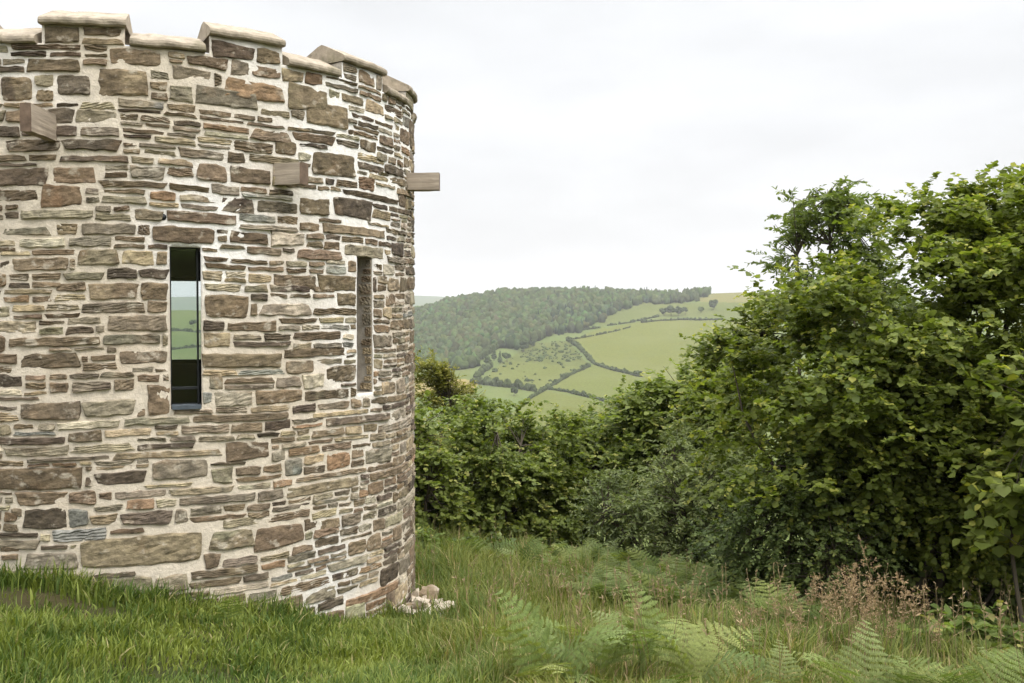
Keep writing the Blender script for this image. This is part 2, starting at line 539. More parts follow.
solid = np.ones(PCc.shape, bool)
for o in OPEN:
    a, b = wrapphi(o[0]), wrapphi(o[1])
    solid &= ~((PCc > a) & (PCc < b) & (ZCc > o[2]) & (ZCc < o[3]))
inm = np.zeros(pc.shape, bool)
for a, b in mw:
    inm |= ((pc > a) & (pc < b)) if a < b else ((pc > a) | (pc < b))
solid &= (ZCc < HC) | inm[None]
iz, ip = np.nonzero(solid)
def gi(z, p): return z * npn + p
NO = npn * nzn
Qo = np.stack([gi(iz, ip), gi(iz, ip + 1), gi(iz + 1, ip + 1), gi(iz + 1, ip)], -1)
Qi = Qo[:, ::-1] + NO
S = np.pad(solid, 1)
S[:, 0] = S[:, -2]; S[:, -1] = S[:, 1]
rim = []
hz, hp = np.nonzero(solid)
def side(dz, dp, f):
    nb = S[hz + 1 + dz, hp + 1 + dp]
    m = ~nb
    if dz == -1: m &= hz > 0
    z, p = hz[m], hp[m]
    rim.append(f(z, p))
side(0, -1, lambda z, p: np.stack([gi(z, p), gi(z + 1, p), gi(z + 1, p) + NO, gi(z, p) + NO], -1))
side(0, 1, lambda z, p: np.stack([gi(z + 1, p + 1), gi(z, p + 1), gi(z, p + 1) + NO, gi(z + 1, p + 1) + NO], -1))
side(1, 0, lambda z, p: np.stack([gi(z + 1, p), gi(z + 1, p + 1), gi(z + 1, p + 1) + NO, gi(z + 1, p) + NO], -1))
side(-1, 0, lambda z, p: np.stack([gi(z, p + 1), gi(z, p), gi(z, p) + NO, gi(z, p + 1) + NO], -1))
RIM = np.concatenate(rim)
mcol = np.array([.65, .575, .465]) * np.ones((NO, 3))
fresh = smooth01(-.15, .75, wob(pos.reshape(-1, 3), 0.9, 3, 5) + 1.1 * smooth01(-.1, .9, PG.ravel()) + .35 * smooth01(1.6, -.4, ZG.ravel()) - .38)[:, None]
mcol = mcol * (1 - fresh) + np.array([.86, .84, .80]) * fresh
W = Mesh()
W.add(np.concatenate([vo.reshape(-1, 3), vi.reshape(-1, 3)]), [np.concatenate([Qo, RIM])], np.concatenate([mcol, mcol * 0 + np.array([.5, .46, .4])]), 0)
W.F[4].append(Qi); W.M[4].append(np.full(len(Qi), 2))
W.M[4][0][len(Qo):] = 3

# --- rubble stones: packed bottom-up on the unrolled wall
rng = np.random.default_rng(11)
PALETTE = {'brown': (.178, .134, .086), 'dark': (.108, .084, .060), 'grey': (.235, .200, .145), 'green': (.275, .240, .158), 'tan': (.33, .262, .165),
           'rust': (.225, .150, .088), 'blue': (.24, .235, .20), 'pale': (.42, .37, .275)}
FEAT = [(152, 227, 215, 245, 'brown'), (79, 536, 203, 567, 'tan'), (98, 69, 148, 98, 'brown'), (56, 75, 91, 96, 'dark'), (109, 49, 161, 66, 'brown'),
        (62, 140, 121, 152, 'dark'), (6, 140, 61, 152, 'dark'), (-8, 169, 48, 186, 'brown'), (52, 169, 96, 185, 'brown'), (41, 186, 83, 208, 'rust'),
        (224, 79, 285, 97, 'rust'), (288, 85, 328, 108, 'brown'), (196, 163, 228, 181, 'brown'), (229, 165, 271, 183, 'dark'),
        (204, 294, 249, 319, 'brown'), (107, 317, 168, 334, 'grey'), (119, 352, 168, 367, 'brown'), (147, 387, 172, 417, 'brown'),
        (20, 401, 81, 420, 'dark'), (82, 401, 136, 418, 'grey'), (-4, 467, 83, 488, 'brown'), (94, 472, 146, 486, 'dark'), (151, 461, 209, 481, 'grey'),
        (15, 490, 67, 504, 'brown'), (68, 490, 96, 504, 'brown'), (23, 507, 67, 527, 'dark'), (68, 508, 88, 526, 'blue'), (52, 528, 107, 541, 'blue'),
        (24, 552, 79, 567, 'grey'), (255, 526, 303, 549, 'brown'), (210, 530, 254, 550, 'green'), (344, 245, 384, 256, 'grey'),
        (195, 87, 258, 105, 'grey'), (51, 352, 0, 0, None), (306, 103, 348, 126, 'brown'), (247, 246, 281, 253, 'rust'), (204, 232, 0, 0, None),
        (202, 354, 282, 368, 'brown'), (326, 366, 356, 382, 'brown'), (312, 152, 356, 176, 'brown'), (20, 353, 80, 368, 'brown'),
        (262, 474, 300, 0, None), (225, 443, 270, 460, 'brown'), (0, 228, 50, 236, 'grey'), (300, 196, 330, 215, 'brown'), (334, 198, 372, 217, 'dark'),
        (12, 258, 68, 271, 'brown'), (44, 285, 68, 313, None), (160, 0, 0, 0, None), (258, 172, 300, 188, None)]
U0, U1 = RT * P_LO, RT * (P_LO + 2 * math.pi)
obst = []                        # (u0, u1, v0, v1, colour or None)
for o in OPEN:
    obst.append((RT * wrapphi(o[0]) - .004, RT * wrapphi(o[1]) + .004, o[2] - .012, o[3] + .012, None))
for x0, y0, x1, y1, cname in FEAT:
    if cname is None: continue
    pa, _ = wall_hit(x0, 0.5 * (y0 + y1)); pb, _ = wall_hit(x1, 0.5 * (y0 + y1))
    xm = 0.5 * (x0 + x1)
    _, z1_ = wall_hit(xm, y0); _, z0_ = wall_hit(xm, y1)
    obst.append((RT * pa - .006, RT * pb + .006, z0_ - .008, z1_ + .008, cname))
stones = [o for o in obst if o[4]]
names = ['brown', 'dark', 'grey', 'green', 'tan', 'rust', 'blue', 'pale']
prob = np.array([.36, .15, .19, .08, .13, .035, .012, .045]); prob /= prob.sum()
def put(u0, u1, v0, v1):
    """place one stone, cut back by the openings and the big stones already there"""
    for (a, b, c, d, cn) in obst:
        if u1 <= a or u0 >= b or v1 <= c or v0 >= d: continue
        ov = min(v1, d) - max(v0, c); oh = min(u1, b) - max(u0, a)
        if ov < .55 * (v1 - v0) and cn is not None or (ov < .4 * (v1 - v0)):
            if (v0 + v1) / 2 < (c + d) / 2: v1 = min(v1, c)
            else: v0 = max(v0, d)
        else:
            l, r = a - u0, u1 - b
            if l > .05 and r > .05:
                put(u0, a, v0, v1); put(b, u1, v0, v1); return
            if l >= r: u1 = min(u1, a)
            else: u0 = max(u0, b)
        if u1 - u0 < .045 or v1 - v0 < .024: return
    t = HC
    pm_ = .5 * (u0 + u1) / RT
    for a, b in mw:
        if (a + .01 < u0 / RT and u1 / RT < b - .01): t = HM
    v1 = min(v1, t - .004)
    if v1 - v0 < .024: return
    stones.append((u0, u1, v0, v1, names[rng.choice(8, p=prob)]))
def steps(amp):
    e = [U0]
    while e[-1] < U1: e.append(e[-1] + rng.uniform(.25, 1.0))
    return np.array(e), rng.normal(0, amp, len(e))
bounds = [ZB]
while bounds[-1] < HM - .05:
    bounds.append(bounds[-1] + float(np.clip(rng.lognormal(math.log(.094), .28), .055, .17)))
bounds = [b for b in bounds if b < HC - .05] + [HC]
st = [steps(.014) for _ in bounds]
st[-1] = (np.array([U0]), np.array([0.0]))
def off(i, u): return st[i][1][max(0, np.searchsorted(st[i][0], u) - 1)]
for i_c in range(len(bounds) - 1):
    u = U0
    while u < U1 - .05:
        w_ = float(np.clip(rng.lognormal(math.log(.27), .50), .10, .8))
        u1_ = min(u + w_, U1)
        if U1 - u1_ < .12: u1_ = U1
        lo = bounds[i_c] + off(i_c, u + .5 * w_); hi = bounds[i_c + 1] + off(i_c + 1, u + .5 * w_)
        H = hi - lo
        if H < .03: u = u1_; continue
        x = rng.random()
        nl_ = 1 if (H < .075 or x < .54) else (2 if (x < .92 or H < .115) else 3)
        if nl_ == 1 and H > .10 and w_ > .42:
            cut = u + w_ * rng.uniform(.4, .6); put(u, cut, lo, hi); put(cut, u1_, lo, hi)
        elif nl_ == 1: put(u, u1_, lo, hi)
        else:
            f = np.cumsum(rng.uniform(.6, 1.4, nl_)); f = np.concatenate([[0], f / f[-1]])
            for q_ in range(nl_):
                a_, b_ = lo + H * f[q_], lo + H * f[q_ + 1]
                k_ = max(1, int(round(w_ / rng.uniform(.15, .32))))
                cu_ = np.sort(np.concatenate([[u, u1_], u + w_ * (np.arange(1, k_) / k_ + rng.uniform(-.12, .12, k_ - 1))]))
                for m_ in range(len(cu_) - 1): put(cu_[m_], cu_[m_ + 1], a_, b_)
        u = u1_

for a, b in mw:
    if a > b: continue
    u, ue = RT * a + .006, RT * b - .006
    while u < ue - .04:
        w_ = min(rng.uniform(.14, .34), ue - u)
        if ue - u - w_ < .09: w_ = ue - u
        if rng.random() < .55: stones.append((u, u + w_, HC - .01, HM - .004, names[rng.choice(8, p=prob)]))
        else:
            k_ = HC + rng.uniform(.035, .07)
            stones.append((u, u + w_, HC - .01, k_, names[rng.choice(8, p=prob)])); stones.append((u, u + w_, k_, HM - .004, names[rng.choice(8, p=prob)]))
        u += w_
GX = np.array([-1, -.975, -.9, -.78, -.64, -.48, -.32, -.16, 0, .16, .32, .48, .64, .78, .9, .975, 1]); GY = np.array([-1, -.94, -.8, -.58, -.36, -.12, .12, .36, .58, .8, .94, 1])
NX, NY = len(GX), len(GY)
gx, gy = np.meshgrid(GX, GY)
gq = (np.arange(NY - 1)[:, None] * NX + np.arange(NX - 1)[None])
SQ = np.stack([gq, gq + 1, gq + NX + 1, gq + NX], -1).reshape(-1, 4)
rimd = np.maximum(np.abs(gx), np.abs(gy))
for (u0, u1, v0, v1, cn) in stones:
    lw = u1 - u0; lh = v1 - v0
    jx = min(rng.uniform(.005, .0125), lw * .16); jy = min(rng.uniform(.005, .011), lh * .17)
    hx, hy = lw / 2 - jx, lh / 2 - jy
    if hx < .012 or hy < .006: continue
    cu, cv = (u0 + u1) / 2, (v0 + v1) / 2
    # rounded-rectangle map (corner radius differs a little per stone)
    rr = rng.uniform(.0, .22)
    ex = gx * (1 - rr * .38 * np.abs(gx) ** 3 * gy ** 4 * min(1, hy / hx * 1.6)); ey = gy * (1 - rr * gy ** 2 * gx ** 6)
    cj = rng.normal(0, 1, 4) * .10 * (1 if lw < .45 else .3)
    wy = (1 + cj[0] * gx + .05 * rng.normal()) ; wx = 1 + cj[1] * gy * .5
    X = hx * ex * wx; Y = hy * ey * wy + hy * cj[2] * gx * .35
    sd_ = rng.uniform(0, 50)
    nseed = np.stack([gx * hx * 1.0 + sd_, gy * hy + sd_ * .37, 0 * gx + sd_ * 1.7], -1)
    X = X + .0055 * wob(nseed, 34, 3, 1) * np.abs(gx) ** 2 ; Y = Y + .0065 * wob(nseed + 9, 30, 3, 2) * np.abs(gy) ** 2
    edge = np.where(rimd > .999, -.026, np.where((np.abs(gx) > .95) | (np.abs(gy) > .9), -.0015, .0035))
    out = edge + rng.uniform(-.0015, .007) + rng.normal(0, .0032) * gx + rng.normal(0, .0032) * gy + (.003 if lw > .4 else 0)
    amp = rng.uniform(.002, .0065)
    lay = nseed[..., 1] * rng.uniform(50, 110) + .9 * wob(nseed, 12, 2, 6) + gx * rng.normal(0, .6)
    step = (np.abs((lay % 1.0) - .5) < rng.uniform(.12, .3)) * (rng.uniform(.001, .006) if rng.random() < .4 else 0)
    iso = rng.uniform(.7, 1.9)
    out = out + (rimd < .999) * (amp * wob(nseed * np.array([1.0, iso, 1]), 38, 3, 3) - step + rng.normal(0, .0009, gx.shape))
    U, Vv = cu + X, cv + Y
    Vv = Vv + .010 * np.sin(U * 1.7 + Vv * 1.1) + .006 * np.sin(U * 4.3 + 2)
    P = cyl(U / RT, Vv, RT + out) - TOFF
    c = np.array(PALETTE[cn]) * rng.uniform(.70, 1.30) * (1 + rng.normal(0, .02, 3))
    cc = np.ones((NX * NY, 3)) * c
    if rng.random() < .35:
        k = smooth01(-.2, .3, wob(nseed, 14, 2, 4)).reshape(-1, 1)
        c2 = np.array(PALETTE[names[rng.choice(8, p=prob)]])
        cc = cc * (1 - .6 * k) + c2 * .6 * k
    W.add(P.reshape(-1, 3), [SQ], np.clip(cc, .02, .7), 1)
# squared stones returning into the reveal of the right-hand slit
v = W2[2] + .01
while v < W2[3] - .04:
    hh_ = min(rng.uniform(.05, .10), W2[3] - .005 - v)
    dp_ = rng.uniform(.05, .12)
    A0 = cyl(W2[1], v, RT); 
    tv = norm_ = cyl(W2[1], v, RT)[:2] - cyl(W2[0], v, RT)[:2]; tv = tv / np.linalg.norm(tv)
    rv = np.array([A0[0] - CT[0], A0[1] - CT[1]]) / RT
    Xd = .012 + (gx * .5 + .5) * (dp_ - .012); Zv = v + .008 + (gy * .5 + .5) * (hh_ - .016)
    o_ = np.where(rimd > .999, -.015, .009 + .005 * wob(np.stack([gx * 3 + v * 50, gy * 2, gx * 0], -1), 2.2, 2, 2))
    P = np.stack([A0[0] - rv[0] * Xd - tv[0] * o_, A0[1] - rv[1] * Xd - tv[1] * o_, Zv], -1) - TOFF
    W.add(P.reshape(-1, 3), [SQ], np.array(PALETTE[['brown', 'tan', 'grey'][rng.integers(3)]]) * rng.uniform(.8, 1.0), 1)
    v += hh_
W.build('wall', [M_mortar, M_stone, M_plaster, M_reveal_shade], tower)
_wm = bpy.data.objects['wall'].data
_mi = np.zeros(len(_wm.polygons), np.int32); _wm.polygons.foreach_get('material_index', _mi)
_wm.polygons.foreach_set('use_smooth', _mi != 1)
N_STONES = len(stones)

# --- saddleback coping, one slab per merlon and per gap
PROF = np.array([(.026, -.004), (.036, .004), (.040, .020), (.036, .036), (.022, .047), (-.170, .132), (-.205, .141), (-.240, .132), (-.438, .042), (-.448, .03), (-.448, 0)])
def coping(p0, p1, z, sd_):
    n = max(8, int((p1 - p0) / .012))
    ph_ = np.linspace(p0, p1, n)
    m = len(PROF)
    rs = RT + PROF[:, 0]; zs = z + PROF[:, 1]
    P = cyl(ph_[:, None] + 0 * rs[None], zs[None] + 0 * ph_[:, None], rs[None] + 0 * ph_[:, None])
    wv = wob(P, 7, 3, 5)
    P = P + .006 * np.stack([wob(P, 8, 3, 6), wob(P, 8, 3, 7), wv], -1) + .0035 * np.stack([wob(P, 40, 2, 3), wob(P, 40, 2, 4), wob(P, 40, 2, 5)], -1)
    # eased ends
    e = np.ones(n); e[0] = e[-1] = .975; e[1] = e[-2] = .997
    mid = P.mean(1, keepdims=True); P = mid + (P - mid) * e[:, None, None]
    i_ = np.arange(n - 1)[:, None] * m; j_ = np.arange(m)[None]; k_ = (j_ + 1) % m
    Q = np.stack([i_ + j_, i_ + k_, i_ + m + k_, i_ + m + j_], -1).reshape(-1, 4)
    B = Mesh()
    B.add(P.reshape(-1, 3) - TOFF, [Q[:, ::-1], np.arange(m)[None], ((n - 1) * m + np.arange(m))[None, ::-1]])
    o = B.build('coping', M_coping, tower, False)
    return o
for a, b in mer:
    coping(a - .003, b + .003, HM + .004, 0)
for a, b in cre:
    mid = a + (b - a) * rng.uniform(.44, .56)
    coping(a + .014, b - .014, HC + .004, 0)

# --- window frames and glass
def opening_point(o, s, z, depth):
    """point in an opening: s in 0..1 across, at a depth inside the wall face"""
    return cyl(o[0] + (o[1] - o[0]) * s, z, RT - depth) - TOFF
def bar(P0, P1, a, b):
    """box between P0 and P1 with half-sizes a (vertical or across) and b (radial)"""
    P0, P1 = np.asarray(P0, float), np.asarray(P1, float)
    d = P1 - P0; L = np.linalg.norm(d); d /= L
    up = np.array([0, 0, 1.]) if abs(d[2]) < .9 else np.array([RV[0], RV[1], 0])
    s_ = np.cross(d, up); s_ /= np.linalg.norm(s_); t = np.cross(s_, d)
    V = []
    for e in (P0, P1):
        for x_, y_ in ((-1, -1), (1, -1), (1, 1), (-1, 1)): V.append(e + s_ * b * x_ + t * a * y_)
    Fq = [[0, 1, 2, 3], [7, 6, 5, 4], [0, 4, 5, 1], [1, 5, 6, 2], [2, 6, 7, 3], [3, 7, 4, 0]]
    return np.array(V), [np.array(Fq)[:, ::-1]]
def window(o, depth, parent, fw=.014, transom=None):
    z0, z1 = o[2], o[3]
    w = empty('window'); w.parent = parent
    fr = Mesh()
    A = lambda s, z: opening_point(o, s, z, depth)
    sw = fw / ((o[1] - o[0]) * RT)
    fr.add(*bar(A(sw, z0), A(sw, z1), fw, .028)); fr.add(*bar(A(1 - sw, z0), A(1 - sw, z1), fw, .028))
    fr.add(*bar(A(2 * sw, z0 + fw), A(1 - 2 * sw, z0 + fw), fw, .026)); fr.add(*bar(A(2 * sw, z1 - fw), A(1 - 2 * sw, z1 - fw), fw, .026))
    if transom:
        for t in transom: fr.add(*bar(A(2 * sw, t), A(1 - 2 * sw, t), .008, .022))
    fr.build('frame', M_dark, w, False)
    g = Mesh()
    g.add(*bar(A(2 * sw, (z0 + z1) / 2), A(1 - 2 * sw, (z0 + z1) / 2), (z1 - z0) / 2 - 2 * fw, .002))
    g.build('glass', M_glass, w, False)
    return w
_, zt1 = wall_hit(185, 389)
w1 = window(W1, .10, tower, .006, [zt1])
s1 = Mesh(); s1.add(*bar(opening_point(W1, .02, W1[2] + .012, .04), opening_point(W1, .98, W1[2] + .012, .04), .012, .07)); s1.build('sill', M_sill, w1, False)
w2 = window(W2, .36, tower, .012)
w3 = window(WB, .20, tower, .02)

# --- floor and roof deck keep the inside dark
def disc(z, name, mat, r, t=.06):
    a_ = np.linspace(0, 2 * np.pi, 64, endpoint=False)
    V = np.concatenate([cyl(a_, z, r), cyl(a_, z + t, r)]) - TOFF
    n = 64; j_ = np.arange(n); k_ = (j_ + 1) % n
    B = Mesh(); B.add(V, [np.stack([j_, k_, n + k_, n + j_], -1), j_[None, ::-1], (n + j_)[None]])
    return B.build(name, mat, tower, False)
disc(HC - .55, 'roof_deck', M_plaster, RT - THK + .02)
disc(-.35, 'floor', M_floorin, RT - THK + .02)

# --- jutting timber beams
def beam(phi, z, length, hw, hh, skew=0.0):
    o_ = cyl(phi, z, RT)
    d = np.array([*(DV * math.cos(phi + skew) + RV * math.sin(phi + skew)), 0.0])
    s_ = np.array([-d[1], d[0], 0]); t = np.array([0, 0, 1.])
    # local mesh: y along the beam
    nx_, ny_ = 5, 12
    B = Mesh()
    ys = np.linspace(-.25, length, ny_)
    ring = []
    per_ = [(-1, -1), (0, -1), (1, -1), (1, 0), (1, 1), (0, 1), (-1, 1), (-1, 0)]
    pr_ = np.array(per_, float); k8 = np.abs(pr_).sum(1) > 1.5
    pr_[k8] *= .965
    V = []
    for y_ in ys:
        for (a_, b_) in pr_: V.append((a_ * hw, y_, b_ * hh))
    V = np.array(V); V[:, [0, 2]] += .0035 * np.stack([wob(V + z, 14, 2, 2), wob(V + z + 4, 14, 2, 3)], -1)
    n = 8; i_ = np.arange(ny_ - 1)[:, None] * n; j_ = np.arange(n)[None]; k_ = (j_ + 1) % n
    Q = np.stack([i_ + j_, i_ + k_, i_ + n + k_, i_ + n + j_], -1).reshape(-1, 4)
    B.add(V, [Q[:, ::-1], np.arange(n)[None]]); 
    B.add(V[-n:] , [np.arange(n)[None, ::-1]], None, 1)
    o = B.build('beam', [M_wood, M_wooddark], tower, False)
    o.location = o_ - TOFF
    o.rotation_euler = (0, 0, math.atan2(d[1], d[0]) - math.pi / 2)
    return o
BEAMS = [(wall_hit(51, 128), .36, .034, .086, 0.0), (wall_hit(281, 175), .19, .050, .074, .42), (wall_hit(408.0, 182), .26, .055, .072, .1)]
for (p_, z_), L_, a_, b_, k_ in BEAMS: beam(p_, z_, L_, a_, b_, k_)
# dark discs painting the shade inside small weep holes between stones
for x_, y_ in ((163, 217), (230, 227)):
    p_, z_ = wall_hit(x_, y_)
    V, fs = tube([cyl(p_, z_, RT - .05) - TOFF, cyl(p_, z_, RT - .003) - TOFF], [.022, .022], 10)
    B = Mesh(); B.add(V, fs); B.build('weep_hole_shade', M_dark, tower)
# ------------------------------------------------------------------ vegetation builders
def leaf_mesh(shape):
    """unit leaf along +Y (length 1), half-width 1 in X, z = fold"""
    if shape == 'broad':
        V = np.array([(0, 0, 0), (-.50, .28, .10), (-.52, .62, .08), (0, 1, -.12), (.52, .62, .08), (.50, .28, .10)])
    elif shape == 'oval':
        V = np.array([(0, 0, 0), (-.36, .30, .08), (-.34, .62, .06), (0, 1, -.08), (.34, .62, .06), (.36, .30, .08)])
    else:
        V = np.array([(0, 0, 0), (-.17, .30, .04), (-.16, .65, .03), (0, 1, -.06), (.16, .65, .03), (.17, .30, .04)])
    Fq = np.array([[0, 5, 4, 3], [0, 3, 2, 1]])
    return V, Fq

def norm(v): return v / (np.linalg.norm(v, axis=-1, keepdims=True) + 1e-9)

def leaves(P, Dr, Nr, L, shape, C):
    """P base points, Dr leaf directions, Nr approximate upper-side normals, L lengths, C colours"""
    T, Fq = leaf_mesh(shape)
    Y = norm(Dr); X = norm(np.cross(Y, Nr)); Z = np.cross(X, Y)
    V = P[:, None] + L[:, None, None] * (X[:, None] * T[None, :, 0:1] + Y[:, None] * T[None, :, 1:2] + Z[:, None] * T[None, :, 2:3])
    n, k = len(P), len(T)
    Fa = (np.arange(n)[:, None, None] * k + Fq[None]).reshape(-1, 4)
    return V.reshape(-1, 3), Fa, np.repeat(C, k, 0)

GREENS = {  # (dark end, pale end, young tip)
    'hazel': ((.062, .084, .018), (.128, .148, .030), (.195, .195, .042)),
    'mid': ((.062, .085, .020), (.120, .142, .034), (.170, .170, .045)),
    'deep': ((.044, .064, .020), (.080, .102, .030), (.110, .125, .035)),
    'willow': ((.074, .095, .036), (.125, .145, .056), (.150, .160, .060)),
    'ash': ((.060, .084, .026), (.110, .132, .038), (.130, .150, .048)),
    'olive': ((.080, .086, .018), (.145, .138, .030), (.180, .160, .042)),
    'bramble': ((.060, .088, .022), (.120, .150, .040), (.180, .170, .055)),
}

def make_tree(name, base, lobes, n_spray, leaf, shape, palette, rng, per=15, twig=.42, stems=5, flat=.55, stem_r=.045,
              mat=None, shell=.45, droop=.25, topbias=0.0, hang=0.0, bough=0, bsize=.36):
    """A tree or bush: Empty > trunk (stems, limbs, twigs) + crown (single leaves on twigs). lobes are (x,y,z,rx,ry,rz) from the base."""
    lobes = np.array(lobes, float)
    C, Rr = lobes[:, :3], lobes[:, 3:]
    vol = Rr.prod(1); pv = vol ** .75; pv /= pv.sum()
    k = rng.choice(len(lobes), n_spray, p=pv)
    d = norm(rng.normal(size=(n_spray, 3)) + np.array([0, 0, topbias]))
    rad = rng.uniform(shell, 1.0, n_spray) ** .6 * (1 + .10 * rng.normal(size=n_spray))
    S = C[k] + Rr[k] * d * rad[:, None]
    S = S * (1 + .0) + .12 * np.stack([wob(S, 2.1, 2, 1), wob(S, 2.1, 2, 2), wob(S, 2.1, 2, 3)], -1)
    if bough:                                  # sprays gather on flat boughs with shade between them
        bk = rng.choice(n_spray, bough, replace=False)
        own = rng.integers(0, bough, n_spray)
        sz_ = bsize * rng.uniform(.6, 1.35, bough)[own][:, None]
        S = S[bk][own] + np.clip(rng.normal(size=(n_spray, 3)), -1.7, 1.7) * sz_ * np.array([.62, .62, .24])
        d = norm(d[bk][own] + 1.0 * norm(rng.normal(size=(n_spray, 3))) * np.array([1, 1, .4])); k = k[bk][own]
        S[:, 2] -= .18 * ((S - S[0]) * 0)[:, 0]
    # leave real holes in the crown
    hole = wob(S + base, 1.9 / max(.6, Rr.mean()), 2, 4)
    keep = (hole < .55) & (S[:, 2] > .12)
    S, k, d = S[keep], k[keep], d[keep]
    n = len(S)
    axis = norm(d * np.array([1, 1, .55]) + .55 * rng.normal(size=(n, 3)) + np.array([0, 0, .18 - hang]))
    tl = twig * rng.uniform(.6, 1.3, n)
    # leaves, alternate along each twig
    t = (np.arange(per) + .6) / per
    base_p = S[:, None] + axis[:, None] * (tl[:, None] * (t[None] - .35))[..., None]
    base_p = base_p - np.array([0, 0, 1.]) * (droop * tl[:, None] * t[None] ** 2)[..., None]
    side = norm(np.cross(axis, np.array([0, 0, 1.])) + 1e-4)
    sg = np.where(np.arange(per) % 2 == 0, 1., -1.)
    dr = axis[:, None] * .65 + side[:, None] * sg[None, :, None] * .85 + .40 * rng.normal(size=(n, per, 3)) - np.array([0, 0, droop])
    up = np.array([0, 0, 1.]) * flat * 2 + axis[:, None] * .15 + (1.05 - flat) * .75 * rng.normal(size=(n, per, 3))
    g0, g1, g2 = [np.array(c) for c in GREENS[palette]]
    mixv = np.clip(.5 + .42 * wob(S, 1.4, 3, 5)[:, None] + .26 * rng.normal(size=(n, per)), 0, 1)
    col = g0 + (g1 - g0) * mixv[..., None]
    young = (rng.random((n, per)) < np.clip(t[None] ** 3 * .75 * (rng.random((n, 1)) < .55), 0, 1))
    col = np.where(young[..., None], g2, col) * rng.uniform(.82, 1.2, (n, per, 1))
    L = leaf * rng.uniform(.62, 1.25, (n, per)) * (1 - .30 * t[None] * young)
    Vl, Fl, Cl = leaves(base_p.reshape(-1, 3), dr.reshape(-1, 3), up.reshape(-1, 3), L.ravel(), shape, col.reshape(-1, 3))
    root = empty(name, base)
    mk('crown', Vl, [Fl], mat or M_leaf, Cl, root, True)
    # stems and limbs
    B = Mesh()
    tips = []
    for i_ in range(stems):
        a = 2 * math.pi * (i_ + rng.uniform(-.3, .3)) / stems
        tgt = C[i_ % len(C)] + Rr[i_ % len(C)] * np.array([.35 * math.cos(a), .35 * math.sin(a), rng.uniform(-.3, .3)])
        b0 = np.array([.10 * math.cos(a), .10 * math.sin(a), -.35]) * (stems > 1) + np.array([0, 0, -.05])
        s_ = np.linspace(0, 1, 9)[:, None]
        pts = b0 * (1 - s_) + tgt * s_ + np.array([0, 0, 1.]) * (np.sin(s_ * math.pi) * .05 * np.linalg.norm(tgt)) + .06 * np.stack([np.sin(s_[:, 0] * 7 + i_), np.cos(s_[:, 0] * 6 + 2 * i_), 0 * s_[:, 0]], -1)
        B.add(*tube(pts, stem_r * np.linspace(1, .28, 9), 6))
        tips.append(pts[3:])
    tips = np.concatenate(tips)
    sel = rng.choice(n, min(n, 260), replace=False)
    for q_ in sel:
        dd = np.linalg.norm(tips - S[q_], axis=1)
        p0 = tips[np.argmin(dd + .6 * rng.random(len(dd)))]
        if dd.min() > .55: continue
        p1 = S[q_] + axis[q_] * tl[q_] * .4
        s_ = np.linspace(0, 1, 4)[:, None]
        pts = p0 * (1 - s_) + p1 * s_ + np.array([0, 0, .04]) * np.sin(s_ * math.pi) * dd.min()
        B.add(*tube(pts, stem_r * np.array([.26, .2, .13, .05]), 3, False))
    B.build('trunk', M_bark, root)
    return root

rng = np.random.default_rng(23)
def tree(name, px, depth, lobes, *a, label=None, cat='tree', group=None, **kw):
    b = at_ground(px, depth)
    o = make_tree(name, b, lobes, *a, rng=rng, **kw)
    tag(o, label, cat, group)
    return o
def lobe_px(px, py, depth, rx, ry, rz, basep):
    """a crown lobe whose middle is seen at (px, py) at that depth"""
    p = at(px, py, depth) - basep
    return (*p, rx, ry, rz)

# the big hazel on the right
bz = at_ground(905, 8.6)
H_ = lambda px, py, dp, rx, ry, rz: lobe_px(px, py, dp, rx, ry, rz, bz)
tree('hazel_tree', 905, 8.6,
     [H_(905, 330, 8.6, .95, 1.0, .80), H_(1010, 300, 8.6, .95, 1.0, .88), H_(825, 385, 8.8, .80, .9, .86), H_(880, 430, 8.4, .9, .9, .8),
      H_(1000, 430, 8.2, .85, .8, .8), H_(755, 420, 9.2, .48, .7, .62), H_(1035, 215, 9.0, .58, .7, .62), H_(990, 235, 8.9, .42, .6, .42), H_(932, 254, 8.8, .46, .6, .48), H_(948, 262, 8.8, .50, .7, .54), H_(882, 310, 8.9, .50, .7, .42), H_(820, 490, 8.7, .70, .6, .5), H_(1100, 380, 8.4, .9, 1, 1.5),
      H_(795, 365, 9.0, .42, .6, .42), H_(950, 510, 8.7, .9, .7, .5)],
     8800, .050, 'broad', 'hazel', per=18, bough=290, twig=.32, stems=8, label='large spreading hazel with broad yellow-green leaves at the right edge', shell=.30)
bz = at_ground(1010, 7.2)
tree('hazel_tree', 1035, 7.1, [lobe_px(1030, 480, 7.1, .42, .5, .32, at_ground(1035, 7.1)), lobe_px(1050, 400, 7.1, .4, .5, .35, at_ground(1035, 7.1))], 230, .085, 'broad', 'hazel',
     per=13, twig=.42, stems=2, stem_r=.02, label='small hazel shoot leaning in at the right edge before the large hazel')
bz = at_ground(820, 11.5)
tree('ash_tree', 830, 11.5, [lobe_px(818, 222, 11.5, .50, .5, .40, bz), lobe_px(784, 250, 11.5, .28, .4, .32, bz), lobe_px(825, 198, 11.6, .34, .3, .24, bz), lobe_px(850, 300, 11.5, .7, .6, .5, bz)],
     560, .080, 'narrow', 'ash', per=22, bough=48, bsize=.22, twig=.34, stems=4, stem_r=.04, flat=.35, label='slender ash whose feathery top rises behind the large hazel', shell=.25)
